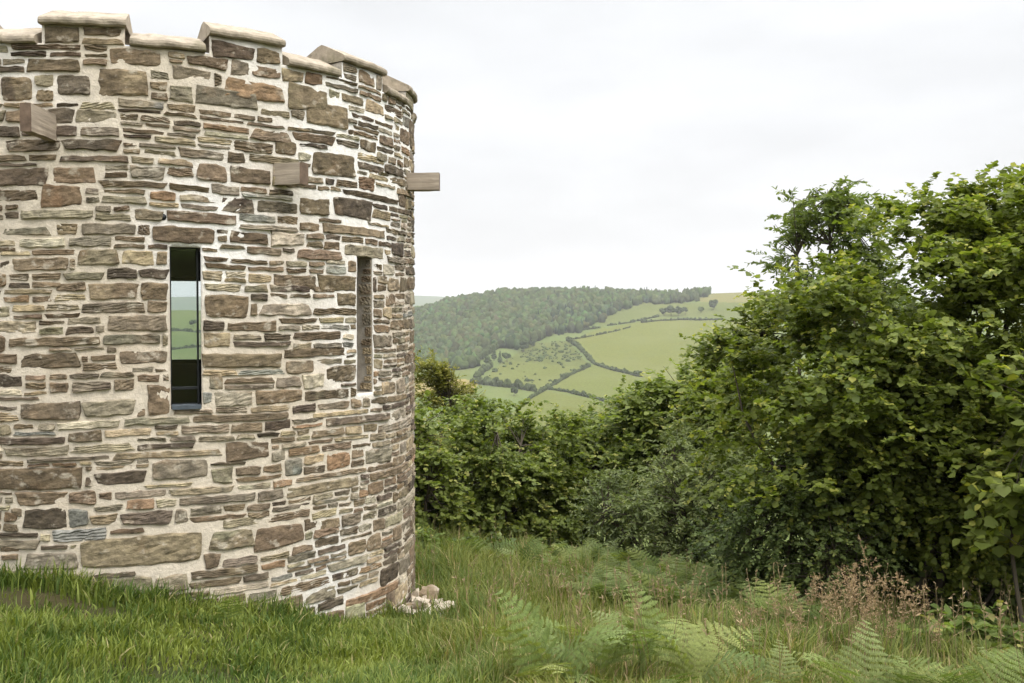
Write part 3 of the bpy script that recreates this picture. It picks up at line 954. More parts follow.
# middle row of bushes, left to right
def bush(px, depth, lob, *a, **k):
    b = at_ground(px, depth)
    return tree('hedgerow_tree', px, depth, [lobe_px(*l, b) for l in lob], *a, **k)
bush(505, 14.2, [(500, 440, 14.2, .74, .9, .80), (460, 462, 14.0, .62, .7, .66), (548, 460, 14.3, .60, .8, .74), (505, 505, 13.9, .95, .7, .55), (440, 505, 13.6, .4, .5, .5)],
     3000, .056, 'broad', 'mid', per=18, bough=150, bsize=.34, twig=.36, stems=7, label='rounded mid-green hazel bush just right of the tower')
bush(436, 17.5, [(437, 402, 17.5, .34, .5, .80), (425, 470, 17.4, .6, .6, .7), (450, 408, 17.5, .26, .3, .60)], 1300, .075, 'narrow', 'olive', per=22, twig=.36, stems=3, bough=80, bsize=.24, hang=-.6, mat=M_leaf_dull,
     label='thin olive-green willow with an upright top beside the tower edge', shell=.2)
bush(425, 13.0, [(418, 488, 12.8, .42, .5, .55), (400, 440, 13.2, .5, .5, .6)], 480, .066, 'broad', 'mid', per=14, stems=4, label='leafy bush half hidden by the right edge of the tower')
bush(600, 15.5, [(592, 460, 15.5, .62, .8, .80), (628, 430, 15.8, .55, .7, .55), (572, 448, 16.0, .62, .7, .55), (600, 520, 14.6, .6, .6, .5)], 1900, .058, 'broad', 'mid', per=16, bough=100, twig=.40, stems=5,
     label='mid-green bush between the rounded hazel and the grey willow')
bush(655, 15.0, [(650, 415, 15.0, .55, .7, .48), (695, 412, 14.6, .55, .7, .58), (618, 435, 15.6, .45, .5, .30), (665, 470, 14.4, .7, .6, .6)], 1900, .070, 'broad', 'mid', per=15, bough=110, twig=.42, stems=4, flat=.7,
     label='sycamore with layered leaves above the grey willow')
bush(690, 11.6, [(690, 500, 11.6, .62, .6, .55), (655, 525, 11.7, .42, .5, .42), (730, 500, 11.4, .42, .5, .50), (690, 455, 11.9, .5, .5, .45), (620, 510, 12.2, .42, .4, .42)], 1300, .062, 'narrow', 'willow', per=24, twig=.45, stems=7, flat=.35, mat=M_leaf_dull,
     label='grey-green willow bush in the middle of the hedgerow')
bush(735, 12.8, [(735, 380, 12.8, .55, .6, .62), (715, 420, 12.6, .5, .6, .5), (772, 345, 12.6, .4, .5, .55)], 1100, .066, 'broad', 'hazel', per=15, twig=.45, stems=4,
     label='yellow-green bush filling the gap left of the large hazel')
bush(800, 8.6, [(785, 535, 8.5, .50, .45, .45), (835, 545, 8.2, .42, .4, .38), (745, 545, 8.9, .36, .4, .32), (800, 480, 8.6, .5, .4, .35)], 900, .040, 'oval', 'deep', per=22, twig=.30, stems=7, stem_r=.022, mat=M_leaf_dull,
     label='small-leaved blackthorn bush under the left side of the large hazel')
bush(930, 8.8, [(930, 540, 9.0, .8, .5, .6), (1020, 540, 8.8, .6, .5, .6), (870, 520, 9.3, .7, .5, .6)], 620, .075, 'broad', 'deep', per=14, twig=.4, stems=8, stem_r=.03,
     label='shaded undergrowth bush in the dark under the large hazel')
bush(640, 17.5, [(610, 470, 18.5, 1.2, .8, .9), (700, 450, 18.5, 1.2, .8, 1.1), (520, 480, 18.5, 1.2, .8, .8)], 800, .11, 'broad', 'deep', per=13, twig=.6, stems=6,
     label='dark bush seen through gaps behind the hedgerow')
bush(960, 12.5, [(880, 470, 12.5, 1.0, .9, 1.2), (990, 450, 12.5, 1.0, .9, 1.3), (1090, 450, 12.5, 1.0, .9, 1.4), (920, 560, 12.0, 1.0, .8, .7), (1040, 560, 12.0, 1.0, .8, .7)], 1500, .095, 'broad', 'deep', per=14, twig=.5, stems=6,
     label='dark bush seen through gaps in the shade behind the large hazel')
# low leafy plants along the foot of the hedgerow
def bramble(px, py, dp, r, n, label, pal='bramble', leaf=.07):
    b = at_ground(px, dp)
    o = make_tree('bramble_bush', b, [(0, 0, r * .55, r, r * .8, r * .6), (r * .5, 0, r * .35, r * .6, r * .6, r * .4), (-r * .5, .1, r * .4, r * .6, r * .5, r * .45)], n, leaf, 'oval', pal, rng, per=11, twig=.3, stems=6,
                  stem_r=.008, shell=.3)
    tag(o, label, 'bramble')
bramble(978, 620, 6.6, .40, 150, 'broad-leaved bramble under the right side of the large hazel', leaf=.085)
bramble(1020, 600, 6.9, .32, 110, 'bramble at the right edge beneath the small hazel shoot', leaf=.08)
bramble(432, 540, 11.6, .34, 120, 'pale green bramble at the foot of the hedge beside the tower')
bramble(560, 545, 11.6, .28, 80, 'yellowish bramble at the foot of the mid-green bush', pal='olive')
bramble(610, 552, 11.0, .30, 80, 'bramble at the foot of the grey willow', pal='mid')
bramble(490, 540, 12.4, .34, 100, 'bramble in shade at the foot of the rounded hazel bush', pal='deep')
bramble(716, 575, 9.8, .30, 90, 'leafy bramble before the blackthorn bush', pal='mid', leaf=.06)

# ------------------------------------------------------------------ bracken
def frond_mesh(seed, L=1.0, curl=1.0):
    r = np.random.default_rng(seed)
    s = np.linspace(0, 1, 40)
    ang = np.radians(78 - (70 + 35 * curl) * s ** 1.5)
    ds = L / 39
    y = np.concatenate([[0], np.cumsum(np.cos(ang[:-1]) * ds)]); z = np.concatenate([[0], np.cumsum(np.sin(ang[:-1]) * ds)])
    x = .03 * np.sin(s * 3 + seed) * s
    pts = np.stack([x, y, z], -1)
    B = Mesh()
    cst = np.array([.14, .15, .06])
    V, fs = tube(pts[::3], .0055 * L * np.linspace(1, .25, len(pts[::3])), 4, False)
    B.add(V, fs, cst)
    np_ = 11
    c0 = [np.array(c_) for c_ in ((.118, .150, .050), (.092, .124, .036), (.145, .160, .052), (.076, .104, .032), (.130, .155, .060), (.104, .132, .040), (.138, .158, .050))][seed % 7]
    VV, CC = [], []
    for q_ in range(np_):
        tau = (q_ + .3) / np_
        t = .30 + .70 * tau
        p = np.array([np.interp(t, s, pts[:, a]) for a in range(3)])
        a_ = np.interp(t, s, ang)
        tan = np.array([0, math.cos(a_), math.sin(a_)]); nrm = np.array([0, -math.sin(a_), math.cos(a_)])
        pl_ = L * .36 * (1 - tau) ** .80 * (.80 + .2 * min(1, tau * 8)) + .012
        for sg in (-1, 1):
            pd = norm(np.array([sg, 0, 0]) * .92 + tan * .36 + nrm * r.uniform(-.22, .16))
            m = max(4, int(pl_ / .019))
            u = (np.arange(m) + .5) / m
            droop = -.16 * pl_ * u ** 2
            bp = p + pd * (pl_ * u)[:, None] + np.array([0, 0, 1.]) * droop[:, None]
            fw = norm(np.cross(nrm, pd)) * -sg
            for sd2 in (-1, 1):
                ln_ = np.minimum(.22 * pl_ * (1 - u) ** .8, .021 * L) + .004
                dv = norm(fw * sd2 * .9 + pd * .35 + .06 * r.normal(size=(m, 3)))
                wv = pd[None] * .0092
                a0 = bp - wv; a1 = bp + wv
                b1 = bp + dv * ln_[:, None] + wv * .5 - nrm * .12 * ln_[:, None]; b0 = bp + dv * ln_[:, None] - wv * .5 - nrm * .12 * ln_[:, None]
                VV.append(np.stack([a0, a1, b1, b0], 1).reshape(-1, 3))
                cc = c0 * r.uniform(.8, 1.2, (m, 1)) * (1 + .25 * tau)
                CC.append(np.repeat(cc, 4, 0))
    VV = np.concatenate(VV); CC = np.concatenate(CC)
    B.add(VV, [np.arange(len(VV)).reshape(-1, 4)], CC)
    return B
FR = []
for q_ in range(7):
    o = frond_mesh(40 + q_, 1.0, [.5, .75, 1.0, .25, .6, .9, .1][q_]).build('frond', M_fern, None, False)
    FR.append(o.data)
    bpy.data.objects.remove(o)
def fern(loc, size, n, rz, label, group='bracken', face=None):
    root = empty('bracken', loc, rz, size)
    for q_ in range(n):
        o = bpy.data.objects.new('frond', FR[int(rng.integers(7))])
        COL.objects.link(o); o.parent = root
        a = 2 * math.pi * (q_ + rng.uniform(-.3, .3)) / n if face is None else face + rng.uniform(-1.1, 1.1)
        o.rotation_euler = (rng.uniform(-.3, .4), rng.uniform(-.5, .5), a)
        sc = rng.uniform(.75, 1.1); o.scale = (sc, sc, sc)
        o.location = (.04 * math.cos(a), .04 * math.sin(a), -.06)
    tag(root, label, 'fern', group)
    return root
NEAR_F = [(545, 4.55, .70, 5, 'front bracken plant, leftmost at the bottom edge'), (600, 4.6, .60, 4, 'bracken at the bottom edge between the two largest front ferns'),
          (652, 4.95, .85, 6, 'largest front bracken with its tip standing up at centre right'), (690, 4.5, .62, 5, 'bracken with arching fronds at the right foot of the largest front fern'),
          (575, 5.4, .55, 4, 'bracken standing behind the two leftmost front ferns'), (780, 4.8, .5, 4, 'bracken at the bottom edge left of the reddish seed heads'),
          (635, 6.2, .6, 5, 'bracken behind the tip of the largest front fern'), (850, 4.6, .60, 5, 'bracken at the bottom edge below the reddish seed heads'),
          (965, 4.7, .66, 6, 'bracken at the bottom right corner below the bramble'), (1010, 5.4, .5, 4, 'small bracken at the right edge before the bramble'),
          (905, 4.7, .5, 4, 'low bracken between the two bottom right ferns'), (225, 5.7, .36, 2, 'single young bracken in the short grass before the tower wall'),
          (740, 5.6, .5, 4, 'pale bracken in the long grass right of the largest front fern')]
for px, dp, sz, n, lb in NEAR_F:
    fern(at_ground(px, dp), sz * .80, n, rng.uniform(0, 6.28), lb)
cnt = 0
while cnt < 190:
    px, dp = rng.uniform(470, 800), rng.uniform(7.2, 11.6)
    _, py = project(at_ground(px, dp))
    top = np.interp(px, [430, 520, 600, 700, 800], [548, 545, 552, 570, 600])
    ok_ = top + 14 < py < np.interp(px, [430, 520, 560, 640, 720, 800], [560, 570, 598, 622, 628, 640])
    if not ok_ or rng.random() < .2: continue
    cnt += 1
    fern(at_ground(px, dp), rng.uniform(.36, .60), 4, rng.uniform(0, 6.28), 'mid-green bracken among many on the bank below the hedgerow', 'bracken on the bank below the hedgerow')

# ------------------------------------------------------------------ grass
def blades(n, sample, rng, lush):
    x, y = sample(n)
    r_ = np.hypot(x - CT[0], y - CT[1])
    ok_ = r_ > RT + .02
    x, y = x[ok_], y[ok_]
    z = ground(x, y)
    P = np.stack([x, y, z], -1)
    m = smooth01(-.28, .3, x + .2 * (y - 4.5) + .22 + .25 * wob(P, 1.2, 2, 3))      # 0 lawn side, 1 meadow
    n = len(x)
    pick = rng.random(n)
    dens = .75 + .35 * wob(P, 2.6, 3, 6)
    bare = np.zeros(n)
    for bx_, by_, br in ((25, 607, .30), (70, 605, .14), (105, 604, .16)):
        q_ = None
        dpt = 5.75
        c = at(bx_, by_, dpt)
        bare = np.maximum(bare, smooth01(br * 1.2, br * .5, np.hypot((x - c[0]), (y - c[1]) * .7)))
    for rx_, ry_ in ((431, 606), (420, 616), (440, 628), (405, 612)):
        c = at(rx_, ry_, 8.0); bare = np.maximum(bare, smooth01(.21, .08, np.hypot(x - c[0], (y - c[1]) * .5)))
    keep = (pick < dens) & (rng.random(n) > bare * .93)
    P, m = P[keep], m[keep]; x, y = P[:, 0], P[:, 1]; n = len(P)
    tuft = wob(P, 3.2, 2, 8); fl = wob(P, .8, 2, 9)
    near_wall = smooth01(.9, .1, np.hypot(x - CT[0], y - CT[1]) - RT) 
    L = (1 - m) * (.090 + .05 * tuft + .03 * near_wall) + m * (.20 + .08 * tuft + .05 * fl)
    L = L * (1 - .50 * m * smooth01(6.2, 4.6, y)) * (1 + .35 * wob(P, 7.0, 2, 1))
    L = np.clip(L, .04, .5) * rng.uniform(.5, 1.3, n)
    th = 3.0 * wob(P, 2.2, 2, 5) + rng.normal(0, 1.5, n)
    lean = np.clip(rng.normal(.55, .3, n), .05, 1.3)
    ld = np.stack([np.cos(th), np.sin(th), 0 * th], -1)
    wd = np.stack([-np.sin(th + .5 * rng.normal(size=n)), np.cos(th), 0 * th], -1)
    wid = (.0021 + .0016 * rng.random(n)) * np.where(rng.random(n) < .15, 2.0, 1) * (1 + .35 * (y / 7))
    ss = np.array([0, .4, .75, 1.0]); ww = np.array([1, .85, .5, 0])
    up = np.array([0, 0, 1.])
    V = np.zeros((n, 7, 3))
    for q_, (s_, w_) in enumerate(zip(ss, ww)):
        c = P + L[:, None] * (up * (s_ - .35 * lean[:, None] * s_ ** 2) + ld * (lean[:, None] * s_ ** 2 * .85))
        if q_ < 3:
            V[:, 2 * q_] = c - wd * (wid * w_)[:, None]; V[:, 2 * q_ + 1] = c + wd * (wid * w_)[:, None]
        else: V[:, 6] = c
    V[:, :2, 2] -= .03
    b = np.arange(n)[:, None] * 7
    Q = np.concatenate([b + np.array([0, 1, 3, 2]), b + np.array([2, 3, 5, 4])])
    T = b + np.array([4, 5, 6])
    lerp = lambda a, c, t: np.array(a) + (np.array(c) - np.array(a)) * t[:, None]
    t = np.clip(.5 + (.50 * wob(P, 5.0, 3, 2)) + .34 * rng.normal(size=n), 0, 1)
    cl = lerp((.046, .078, .015), (.160, .188, .040), t)
    t2 = np.clip(.45 + .5 * wob(P, 2.2, 3, 1) + .34 * rng.normal(size=n), 0, 1)
    cm = lerp((.070, .100, .022), (.170, .182, .048), t2)
    dry = rng.random(n) < (.03 + .12 * np.clip(wob(P, .9, 2, 7), 0, 1)) * m + .035
    cm = np.where(dry[:, None], np.array([.30, .23, .125]) * rng.uniform(.7, 1.15, (n, 1)), cm)
    C = cl * (1 - m[:, None]) + cm * m[:, None]
    C = np.where((dry & (m < .5))[:, None], np.array([.24, .21, .10]), C)
    return V.reshape(-1, 3), Q, T, np.repeat(C, 7, 0)
def samp(n):
    y = 3.4 + (13.6 - 3.4) * rng.random(n) ** 1.25
    x = (rng.random(n) - .5) * 2 * (.60 * y + .5)
    return x, y
V, Q, T, C = blades(360000, samp, rng, True)
g = mk('grass', V, [Q, T], M_grass, C, None, True)
tag(g, kind='stuff')
# meadow stalks with pale seed panicles scattered through the long grass (past counting)
def seed_stalks(n, rng):
    x, y = samp(n * 3)
    m = (x + .2 * (y - 4.5) + .1 > 0) & (y < 12.5) & (y > 4.6)
    x, y = x[m][:n], y[m][:n]
    B = []; Fq = []; Cc = []; nb = 0
    z = ground(x, y)
    V = []; 
    n = len(x)
    P = np.stack([x, y, z], -1)
    clump = wob(P, 1.0, 2, 7) + .3 * rng.normal(size=n) > .05
    P = P[clump]; n = len(P)
    H = rng.uniform(.38, .62, n); th = rng.uniform(0, 6.28, n); ln_ = rng.uniform(.05, .3, n)
    tip = P + np.stack([np.cos(th) * ln_ * H, np.sin(th) * ln_ * H, H], -1)
    w = np.stack([np.ones(n), 0 * x[:n] if False else np.zeros(n), np.zeros(n)], -1) * .0018
    st_ = np.stack([P - w, P + w, tip + w * .6, tip - w * .6], 1)
    col = np.repeat((np.array([.24, .19, .10]) * rng.uniform(.8, 1.2, (n, 1)))[:, None], 4, 1)
    VV = [st_.reshape(-1, 3)]; CC = [col.reshape(-1, 3)]
    k = 9
    dirv = norm(tip - P)
    for q_ in range(k):
        s_ = rng.uniform(.70, 1.02, n)
        b = P + (tip - P) * s_[:, None]
        d = norm(dirv * 1.0 + .75 * rng.normal(size=(n, 3)))
        l = rng.uniform(.018, .045, n) * (1.15 - (s_ - .7) * 2)
        sd3 = norm(np.cross(d, rng.normal(size=(n, 3)))) * .0035
        e = b + d * l[:, None]
        VV.append(np.stack([b, (b + e) / 2 + sd3, e, (b + e) / 2 - sd3], 1).reshape(-1, 3))
        CC.append(np.repeat((np.array([.31, .235, .14]) * rng.uniform(.75, 1.2, (n, 1))), 4, 0))
    VV = np.concatenate(VV); CC = np.concatenate(CC)
    o = mk('seeding_grass', VV, [np.arange(len(VV)).reshape(-1, 4)], M_dry, CC, None, False)
    tag(o, kind='stuff')
seed_stalks(900, rng)

# tall reddish seed heads standing before the dark hedge
def seed_plant(seed, H):
    r = np.random.default_rng(seed)
    root = empty('seeding_plant')
    for q_ in range(3):
        a = r.uniform(0, 6.28); s_ = np.linspace(0, 1, 8)
        ln_ = r.uniform(.05, .28); h = H * r.uniform(.75, 1.05)
        pts = np.stack([math.cos(a) * ln_ * s_ ** 1.6 * h, math.sin(a) * ln_ * s_ ** 1.6 * h, s_ * h - .05], -1)
        B = Mesh(); B.add(*tube(pts, .0035 * np.linspace(1, .4, 8), 4, False), np.array([.22, .15, .085]))
        st_ = B.build('stem', M_dry, root)
        B = Mesh()
        nb = 26
        for w_ in range(nb):
            t = r.uniform(.62, 1.0); p = np.array([np.interp(t, s_, pts[:, k]) for k in range(3)])
            d = norm(r.normal(size=3) * np.array([1, 1, .5]) + np.array([0, 0, .7])); l = (.10 * (1.12 - t) * 2 + .02) * r.uniform(.6, 1.2)
            m = 8
            u = np.linspace(.25, 1, m)[:, None]
            b = p + d * l * u
            dd = norm(d + .8 * r.normal(size=(m, 3))); ll = r.uniform(.012, .026, (m, 1))
            sd3 = norm(np.cross(dd, r.normal(size=(m, 3)))) * .005
            e = b + dd * ll
            Vq = np.stack([b, (b + e) / 2 + sd3, e, (b + e) / 2 - sd3], 1).reshape(-1, 3)
            B.add(Vq, [np.arange(len(Vq)).reshape(-1, 4)], np.array([.34, .25, .145]) * r.uniform(.7, 1.25))
        B.add(*tube(pts[4:], .002, 3, False), np.array([.25, .17, .10])); B.build('seed_head', M_dry, root, False)
    return root
SP = [(785, 6.3, .62), (808, 6.2, .70), (826, 6.2, .82), (838, 6.0, .74), (850, 6.2, .86), (862, 6.0, .70), (876, 6.1, .78), (893, 6.2, 1.0), (884, 5.9, .62), (905, 6.0, .66), (920, 6.2, .80), (938, 6.1, .6), (800, 5.8, .5), (868, 5.8, .5), (745, 5.9, .48), (760, 6.3, .5)]
protos = [seed_plant(100 + q_, 1.0) for q_ in range(4)]
for q_, (px, dp, h) in enumerate(SP):
    o = protos[q_] if q_ < 4 else copy_tree(protos[q_ % 4])
    o.location = at_ground(px, dp); o.rotation_euler = (0, 0, rng.uniform(0, 6.28)); h_ = h * .78; o.scale = (h_, h_, h_)
    lb = 'reddish-brown seeding grass standing in the clump before the large hazel'
    if h >= 1.0: lb = 'tallest reddish-brown seed spike in the clump before the large hazel'
    tag(o, lb, 'grass clump', 'reddish seed heads before the large hazel')

# ------------------------------------------------------------------ loose stones at the foot of the tower
def rock(seed, sx, sy, sz):
    r = np.random.default_rng(seed)
    n1, n2 = 14, 9
    a = np.linspace(0, 2 * np.pi, n1, endpoint=False); b = np.linspace(-1.45, 1.45, n2)
    Aq, Bq = np.meshgrid(a, b)
    P = np.stack([np.cos(Aq) * np.cos(Bq), np.sin(Aq) * np.cos(Bq), np.sin(Bq)], -1)
    for _ in range(14):
        nv = norm(r.normal(size=3)); c = r.uniform(.42, .78)
        dd = P @ nv
        P = P - np.maximum(dd - c, 0)[..., None] * nv
    P = P * (1 + .14 * wob(P + seed, 4, 4, 1))[..., None] * np.array([sx, sy, sz])
    i_ = np.arange(n2 - 1)[:, None] * n1; j_ = np.arange(n1)[None]; k_ = (j_ + 1) % n1
    Q = np.stack([i_ + j_, i_ + k_, i_ + n1 + k_, i_ + n1 + j_], -1).reshape(-1, 4)
    B = Mesh()
    pale = smooth01(-.3, .3, wob(P + seed, 9, 2, 2) + .4)[..., None]
    col = (np.array([.28, .215, .14]) * (1 - pale) + np.array([.50, .43, .34]) * pale).reshape(-1, 3)
    B.add(P.reshape(-1, 3), [Q, np.arange(n1)[None, ::-1], ((n2 - 1) * n1 + np.arange(n1))[None]], col)
    return B
M_rock = mat_surface('mortar_stained_rubble', None, var=.25, nscale=9, rough=.95, bump=.7, bscale=30, bdist=.015)
ROCKS = [(430, 603, 8.3, .15, .11, .12, 'brown rubble stone wedged against the foot of the tower, the largest one'), (416, 598, 8.25, .06, .08, .09, 'white mortar-covered stone touching the tower foot'),
         (441, 628, 7.9, .13, .09, .045, 'flat pale stone lying in the grass, outermost of the rubble'), (421, 620, 7.9, .10, .08, .06, 'pale stone between the tower foot and the outermost flat stone'),
         (404, 611, 7.75, .08, .07, .06, 'pale mortar lump directly below the tower edge'), (415, 584, 8.8, .05, .07, .07, 'small white stone behind the largest rubble stone'),
         (454, 632, 7.8, .05, .045, .035, 'small pale stone at the tip of the outermost flat stone'), (437, 615, 8.05, .06, .05, .04, 'small brown stone in front of the largest rubble stone')]
for q_ in range(14):
    ROCKS.append((rng.uniform(408, 456), 0, rng.uniform(7.75, 8.4), rng.uniform(.025, .06), rng.uniform(.025, .05), rng.uniform(.02, .045), 'small broken pale stone among the rubble at the tower foot'))
SC = at(426, 612, 8.05)
def spill(x, y):
    return .06 * math.exp(-(((x - SC[0]) / .20) ** 2 + ((y - SC[1]) / .36) ** 2))
gu, gv = np.meshgrid(np.linspace(-1, 1, 26), np.linspace(-1, 1, 34))
sx_, sy_ = SC[0] + gu * .36, SC[1] + gv * .62
sz_ = .06 * np.exp(-((gu * .36 / .20) ** 2 + (gv * .62 / .36) ** 2))
sp_ = np.stack([sx_, sy_, ground(sx_, sy_) + sz_ * (1 + .5 * wob(np.stack([sx_, sy_, 0 * sx_], -1), 14, 3, 2)) - .022], -1)
ii = (np.arange(33)[:, None] * 26 + np.arange(25)[None])
B = Mesh(); pl2 = smooth01(-.4, .3, wob(sp_, 8, 2, 5))[..., None]
B.add(sp_.reshape(-1, 3), [np.stack([ii, ii + 1, ii + 27, ii + 26], -1).reshape(-1, 4)], (np.array([.26, .19, .12]) * (1 - pl2) + np.array([.58, .52, .43]) * pl2).reshape(-1, 3))
o = B.build('mortar_spill', M_rock, None, False)
tag(o, 'spill of pale mortar and earth heaped against the right foot of the tower', 'mortar')
for q_, (px, py, dp, a, b, c, lb) in enumerate(ROCKS):
    o = rock(300 + q_, a, b, c * .8).build('rubble_stone', M_rock, None, False)
    p = at(px, py, dp) if py else at_ground(px, dp)
    o.location = (p[0], p[1], gz(p[0], p[1]) + c * .42 + spill(p[0], p[1]))
    o.rotation_euler = (rng.uniform(-.2, .2), rng.uniform(-.2, .2), rng.uniform(0, 6))
    tag(o, lb, 'stone', 'loose rubble at the tower foot')
# ------------------------------------------------------------------ far woods, hedges and field trees
def ico():
    t = (1 + 5 ** .5) / 2
    V = norm(np.array([(-1, t, 0), (1, t, 0), (-1, -t, 0), (1, -t, 0), (0, -1, t), (0, 1, t), (0, -1, -t), (0, 1, -t), (t, 0, -1), (t, 0, 1), (-t, 0, -1), (-t, 0, 1)], float))
    Fi = np.array([(0, 11, 5), (0, 5, 1), (0, 1, 7), (0, 7, 10), (0, 10, 11), (1, 5, 9), (5, 11, 4), (11, 10, 2), (10, 7, 6), (7, 1, 8), (3, 9, 4), (3, 4, 2), (3, 2, 6), (3, 6, 8), (3, 8, 9), (4, 9, 5), (2, 4, 11), (6, 2, 10), (8, 6, 7), (9, 8, 1)])
    Vl = [tuple(v) for v in V]; cache = {}; out = []
    def midp(a, b):
        k = (min(a, b), max(a, b))
        if k not in cache:
            m = norm(np.array(Vl[a]) + np.array(Vl[b])); Vl.append(tuple(m)); cache[k] = len(Vl) - 1
        return cache[k]
    for a, b, c in Fi:
        ab, bc, ca = midp(a, b), midp(b, c), midp(c, a)
        out += [(a, ab, ca), (b, bc, ab), (c, ca, bc), (ab, bc, ca)]
    return np.array(Vl), np.array(out)
IV, IF = ico()
def blobs(P, Rh, Rv, cols, rng, jit=.17):
    n = len(P)
    rr = 1 + jit * rng.normal(size=(n, len(IV), 1))
    V = P[:, None] + IV[None] * rr * np.stack([Rh, Rh, Rv], -1)[:, None]
    Fa = (np.arange(n)[:, None, None] * len(IV) + IF[None]).reshape(-1, 3)
    c = np.repeat(cols[:, None], len(IV), 1) * rng.uniform(.8, 1.2, (n, len(IV), 1))
    return V.reshape(-1, 3), Fa, c.reshape(-1, 3)

rng = np.random.default_rng(5)
# broadleaved wood on the far hillside
az = np.radians(rng.uniform(-18, 11.5, 34000)); r_ = np.sqrt(rng.uniform(640 ** 2, 1450 ** 2, 34000))
x, y = r_ * np.sin(az), r_ * np.cos(az)
z = ground(x, y)
px, py = project(np.stack([x, y, z], -1))
jx_, jy_ = rng.normal(0, 2.0, len(px)), rng.normal(0, 1.0, len(px))
m = in_poly(px + jx_, py + jy_, WOOD) & (px > 215)
x, y, z, px, py = x[m], y[m], z[m], px[m], py[m]
# thin to about 6.5 m spacing
cell = {}
sel = []
for q_ in range(len(x)):
    k = (int(x[q_] // 6.0), int(y[q_] // 7.0))
    if k in cell: continue
    cell[k] = 1; sel.append(q_)
x, y, z, px, py = x[sel], y[sel], z[sel], px[sel], py[sel]
con = (px > 545) & (py < 318) & (rng.random(len(px)) < .15)
con |= (wob(np.stack([x, y, z], -1), .012, 2, 3) > .35) & (rng.random(len(px)) < .3)
h = rng.uniform(3.8, 7.4, len(x))
P = np.stack([x, y, z + h * .75], -1)
cols = np.array([.060, .080, .031]) * rng.uniform(.65, 1.4, (len(x), 1)) * (1 + .09 * rng.normal(size=(len(x), 3)))
cols = np.where(con[:, None], np.array([.026, .044, .026]) * rng.uniform(.8, 1.2, (len(x), 1)), cols)
Rh = np.where(con, rng.uniform(1.6, 2.4, len(x)), rng.uniform(3.4, 5.0, len(x)))
Rv = np.where(con, h * 1.1, h)
V, Fa, C = blobs(P, Rh, Rv, cols, rng)
# conifers narrow to a point
Z0 = np.repeat(P[:, 2], len(IV)); cm_ = np.repeat(con, len(IV)); rv = np.repeat(Rv, len(IV))
tz = np.clip((V[:, 2] - Z0) / rv, -1, 1)
f = np.where(cm_, np.clip(1.0 - .7 * np.clip((tz + .3) / 1.3, 0, 1), .1, 1), 1)
cx, cy_ = np.repeat(P[:, 0], len(IV)), np.repeat(P[:, 1], len(IV))
V[:, 0] = cx + (V[:, 0] - cx) * f; V[:, 1] = cy_ + (V[:, 1] - cy_) * f
wood = mk('woodland', V, [Fa], M_far, C, None, True)
tag(wood, kind='stuff')
# scrub and gorse dotted over the rough field
pts = []
while len(pts) < 230:
    px_, py_ = rng.uniform(478, 592), rng.uniform(338, 392)
    if in_poly(np.array([px_]), np.array([py_]), [(532, 343), (568, 341), (589, 366), (552, 382), (520, 388), (478, 384), (500, 366)])[0] and rng.random() < (1 if py_ < 362 and px_ > 522 else .10): pts.append(hit_far(px_, py_))
pts = np.array(pts)
n = len(pts)
rs = rng.lognormal(.0, .45, n)
V, Fa, C = blobs(pts + np.array([0, 0, .5]), rs, rs * .8, np.array([.055, .075, .028]) * rng.uniform(.8, 1.4, (n, 1)), rng)
tag(mk('scrub', V, [Fa], M_far, C, None, False), kind='stuff')

def hedge(poly, hh, ww, label, tall=.15, gap=0.0):
    hh, ww = hh * .85, ww * .68
    P = [hit_far(*p) for p in poly]
    c = []
    for a, b in zip(P[:-1], P[1:]):
        L = np.linalg.norm(b[:2] - a[:2]); k = max(2, int(L / (ww * .8)))
        for t in np.linspace(0, 1, k, endpoint=False):
            q = a + (b - a) * t; c.append((q[0], q[1]))
    c = np.array(c) + rng.normal(0, .35, (len(c), 2))
    if gap: c = c[rng.random(len(c)) > gap]
    z = ground(c[:, 0], c[:, 1])
    n = len(c)
    s = rng.uniform(.8, 1.2, n) * np.where(rng.random(n) < tall, 1.7, 1)
    V, Fa, C = blobs(np.c_[c, z + hh * .4 * s], ww * .62 * s, hh * .62 * s, np.array([.048, .062, .024]) * rng.uniform(.75, 1.3, (n, 1)), rng, .18)
    o = mk('hedge', V, [Fa], M_far, C, None, False)
    tag(o, label, 'hedge', 'hedges between the fields on the far hillside')
hedge([(568, 341), (578, 347), (587, 357), (594, 364), (616, 371), (641, 377)], 2.8, 3.4, 'thick dark hedge bending along the lower side of the largest far field', .25)
hedge([(589, 367), (571, 375), (552, 386), (540, 393), (528, 400)], 2.6, 2.8, 'dark hedge running down left from the bend of the thick hedge')
hedge([(545, 389), (568, 392.5), (591, 398), (607, 402.5)], 2.4, 2.6, 'lowest dark hedge along the bottom of the far fields')
hedge([(471, 383), (494, 386), (520, 389), (536, 392)], 4.2, 4.2, 'tall bushy hedge in the valley below the scrub', .4)
hedge([(565, 333), (583, 330.5), (600, 328)], 2.2, 2.6, 'short hedge along the wood edge above the largest field', .2)
hedge([(571, 340), (591, 336.5), (612, 332), (632, 327)], 1.8, 2.2, 'gappy hedge on the upper left side of the largest far field', .2, .35)
hedge([(608, 326), (630, 323), (658, 317)], 2.0, 2.4, 'hedge rising in the pale field below the ridge', .2, .1)
hedge([(642, 323), (662, 321), (681, 320), (702, 320.5), (724, 320)], 2.2, 2.6, 'straight hedge along the top of the largest far field', .15)
hedge([(471, 366), (485, 356), (497, 348)], 4.5, 5.0, 'ragged belt of bushes along the lower wood edge', .5)
hedge([(476, 378), (485, 371), (492, 366)], 3.5, 4.0, 'short bushy hedge left of the rough scrub', .4)

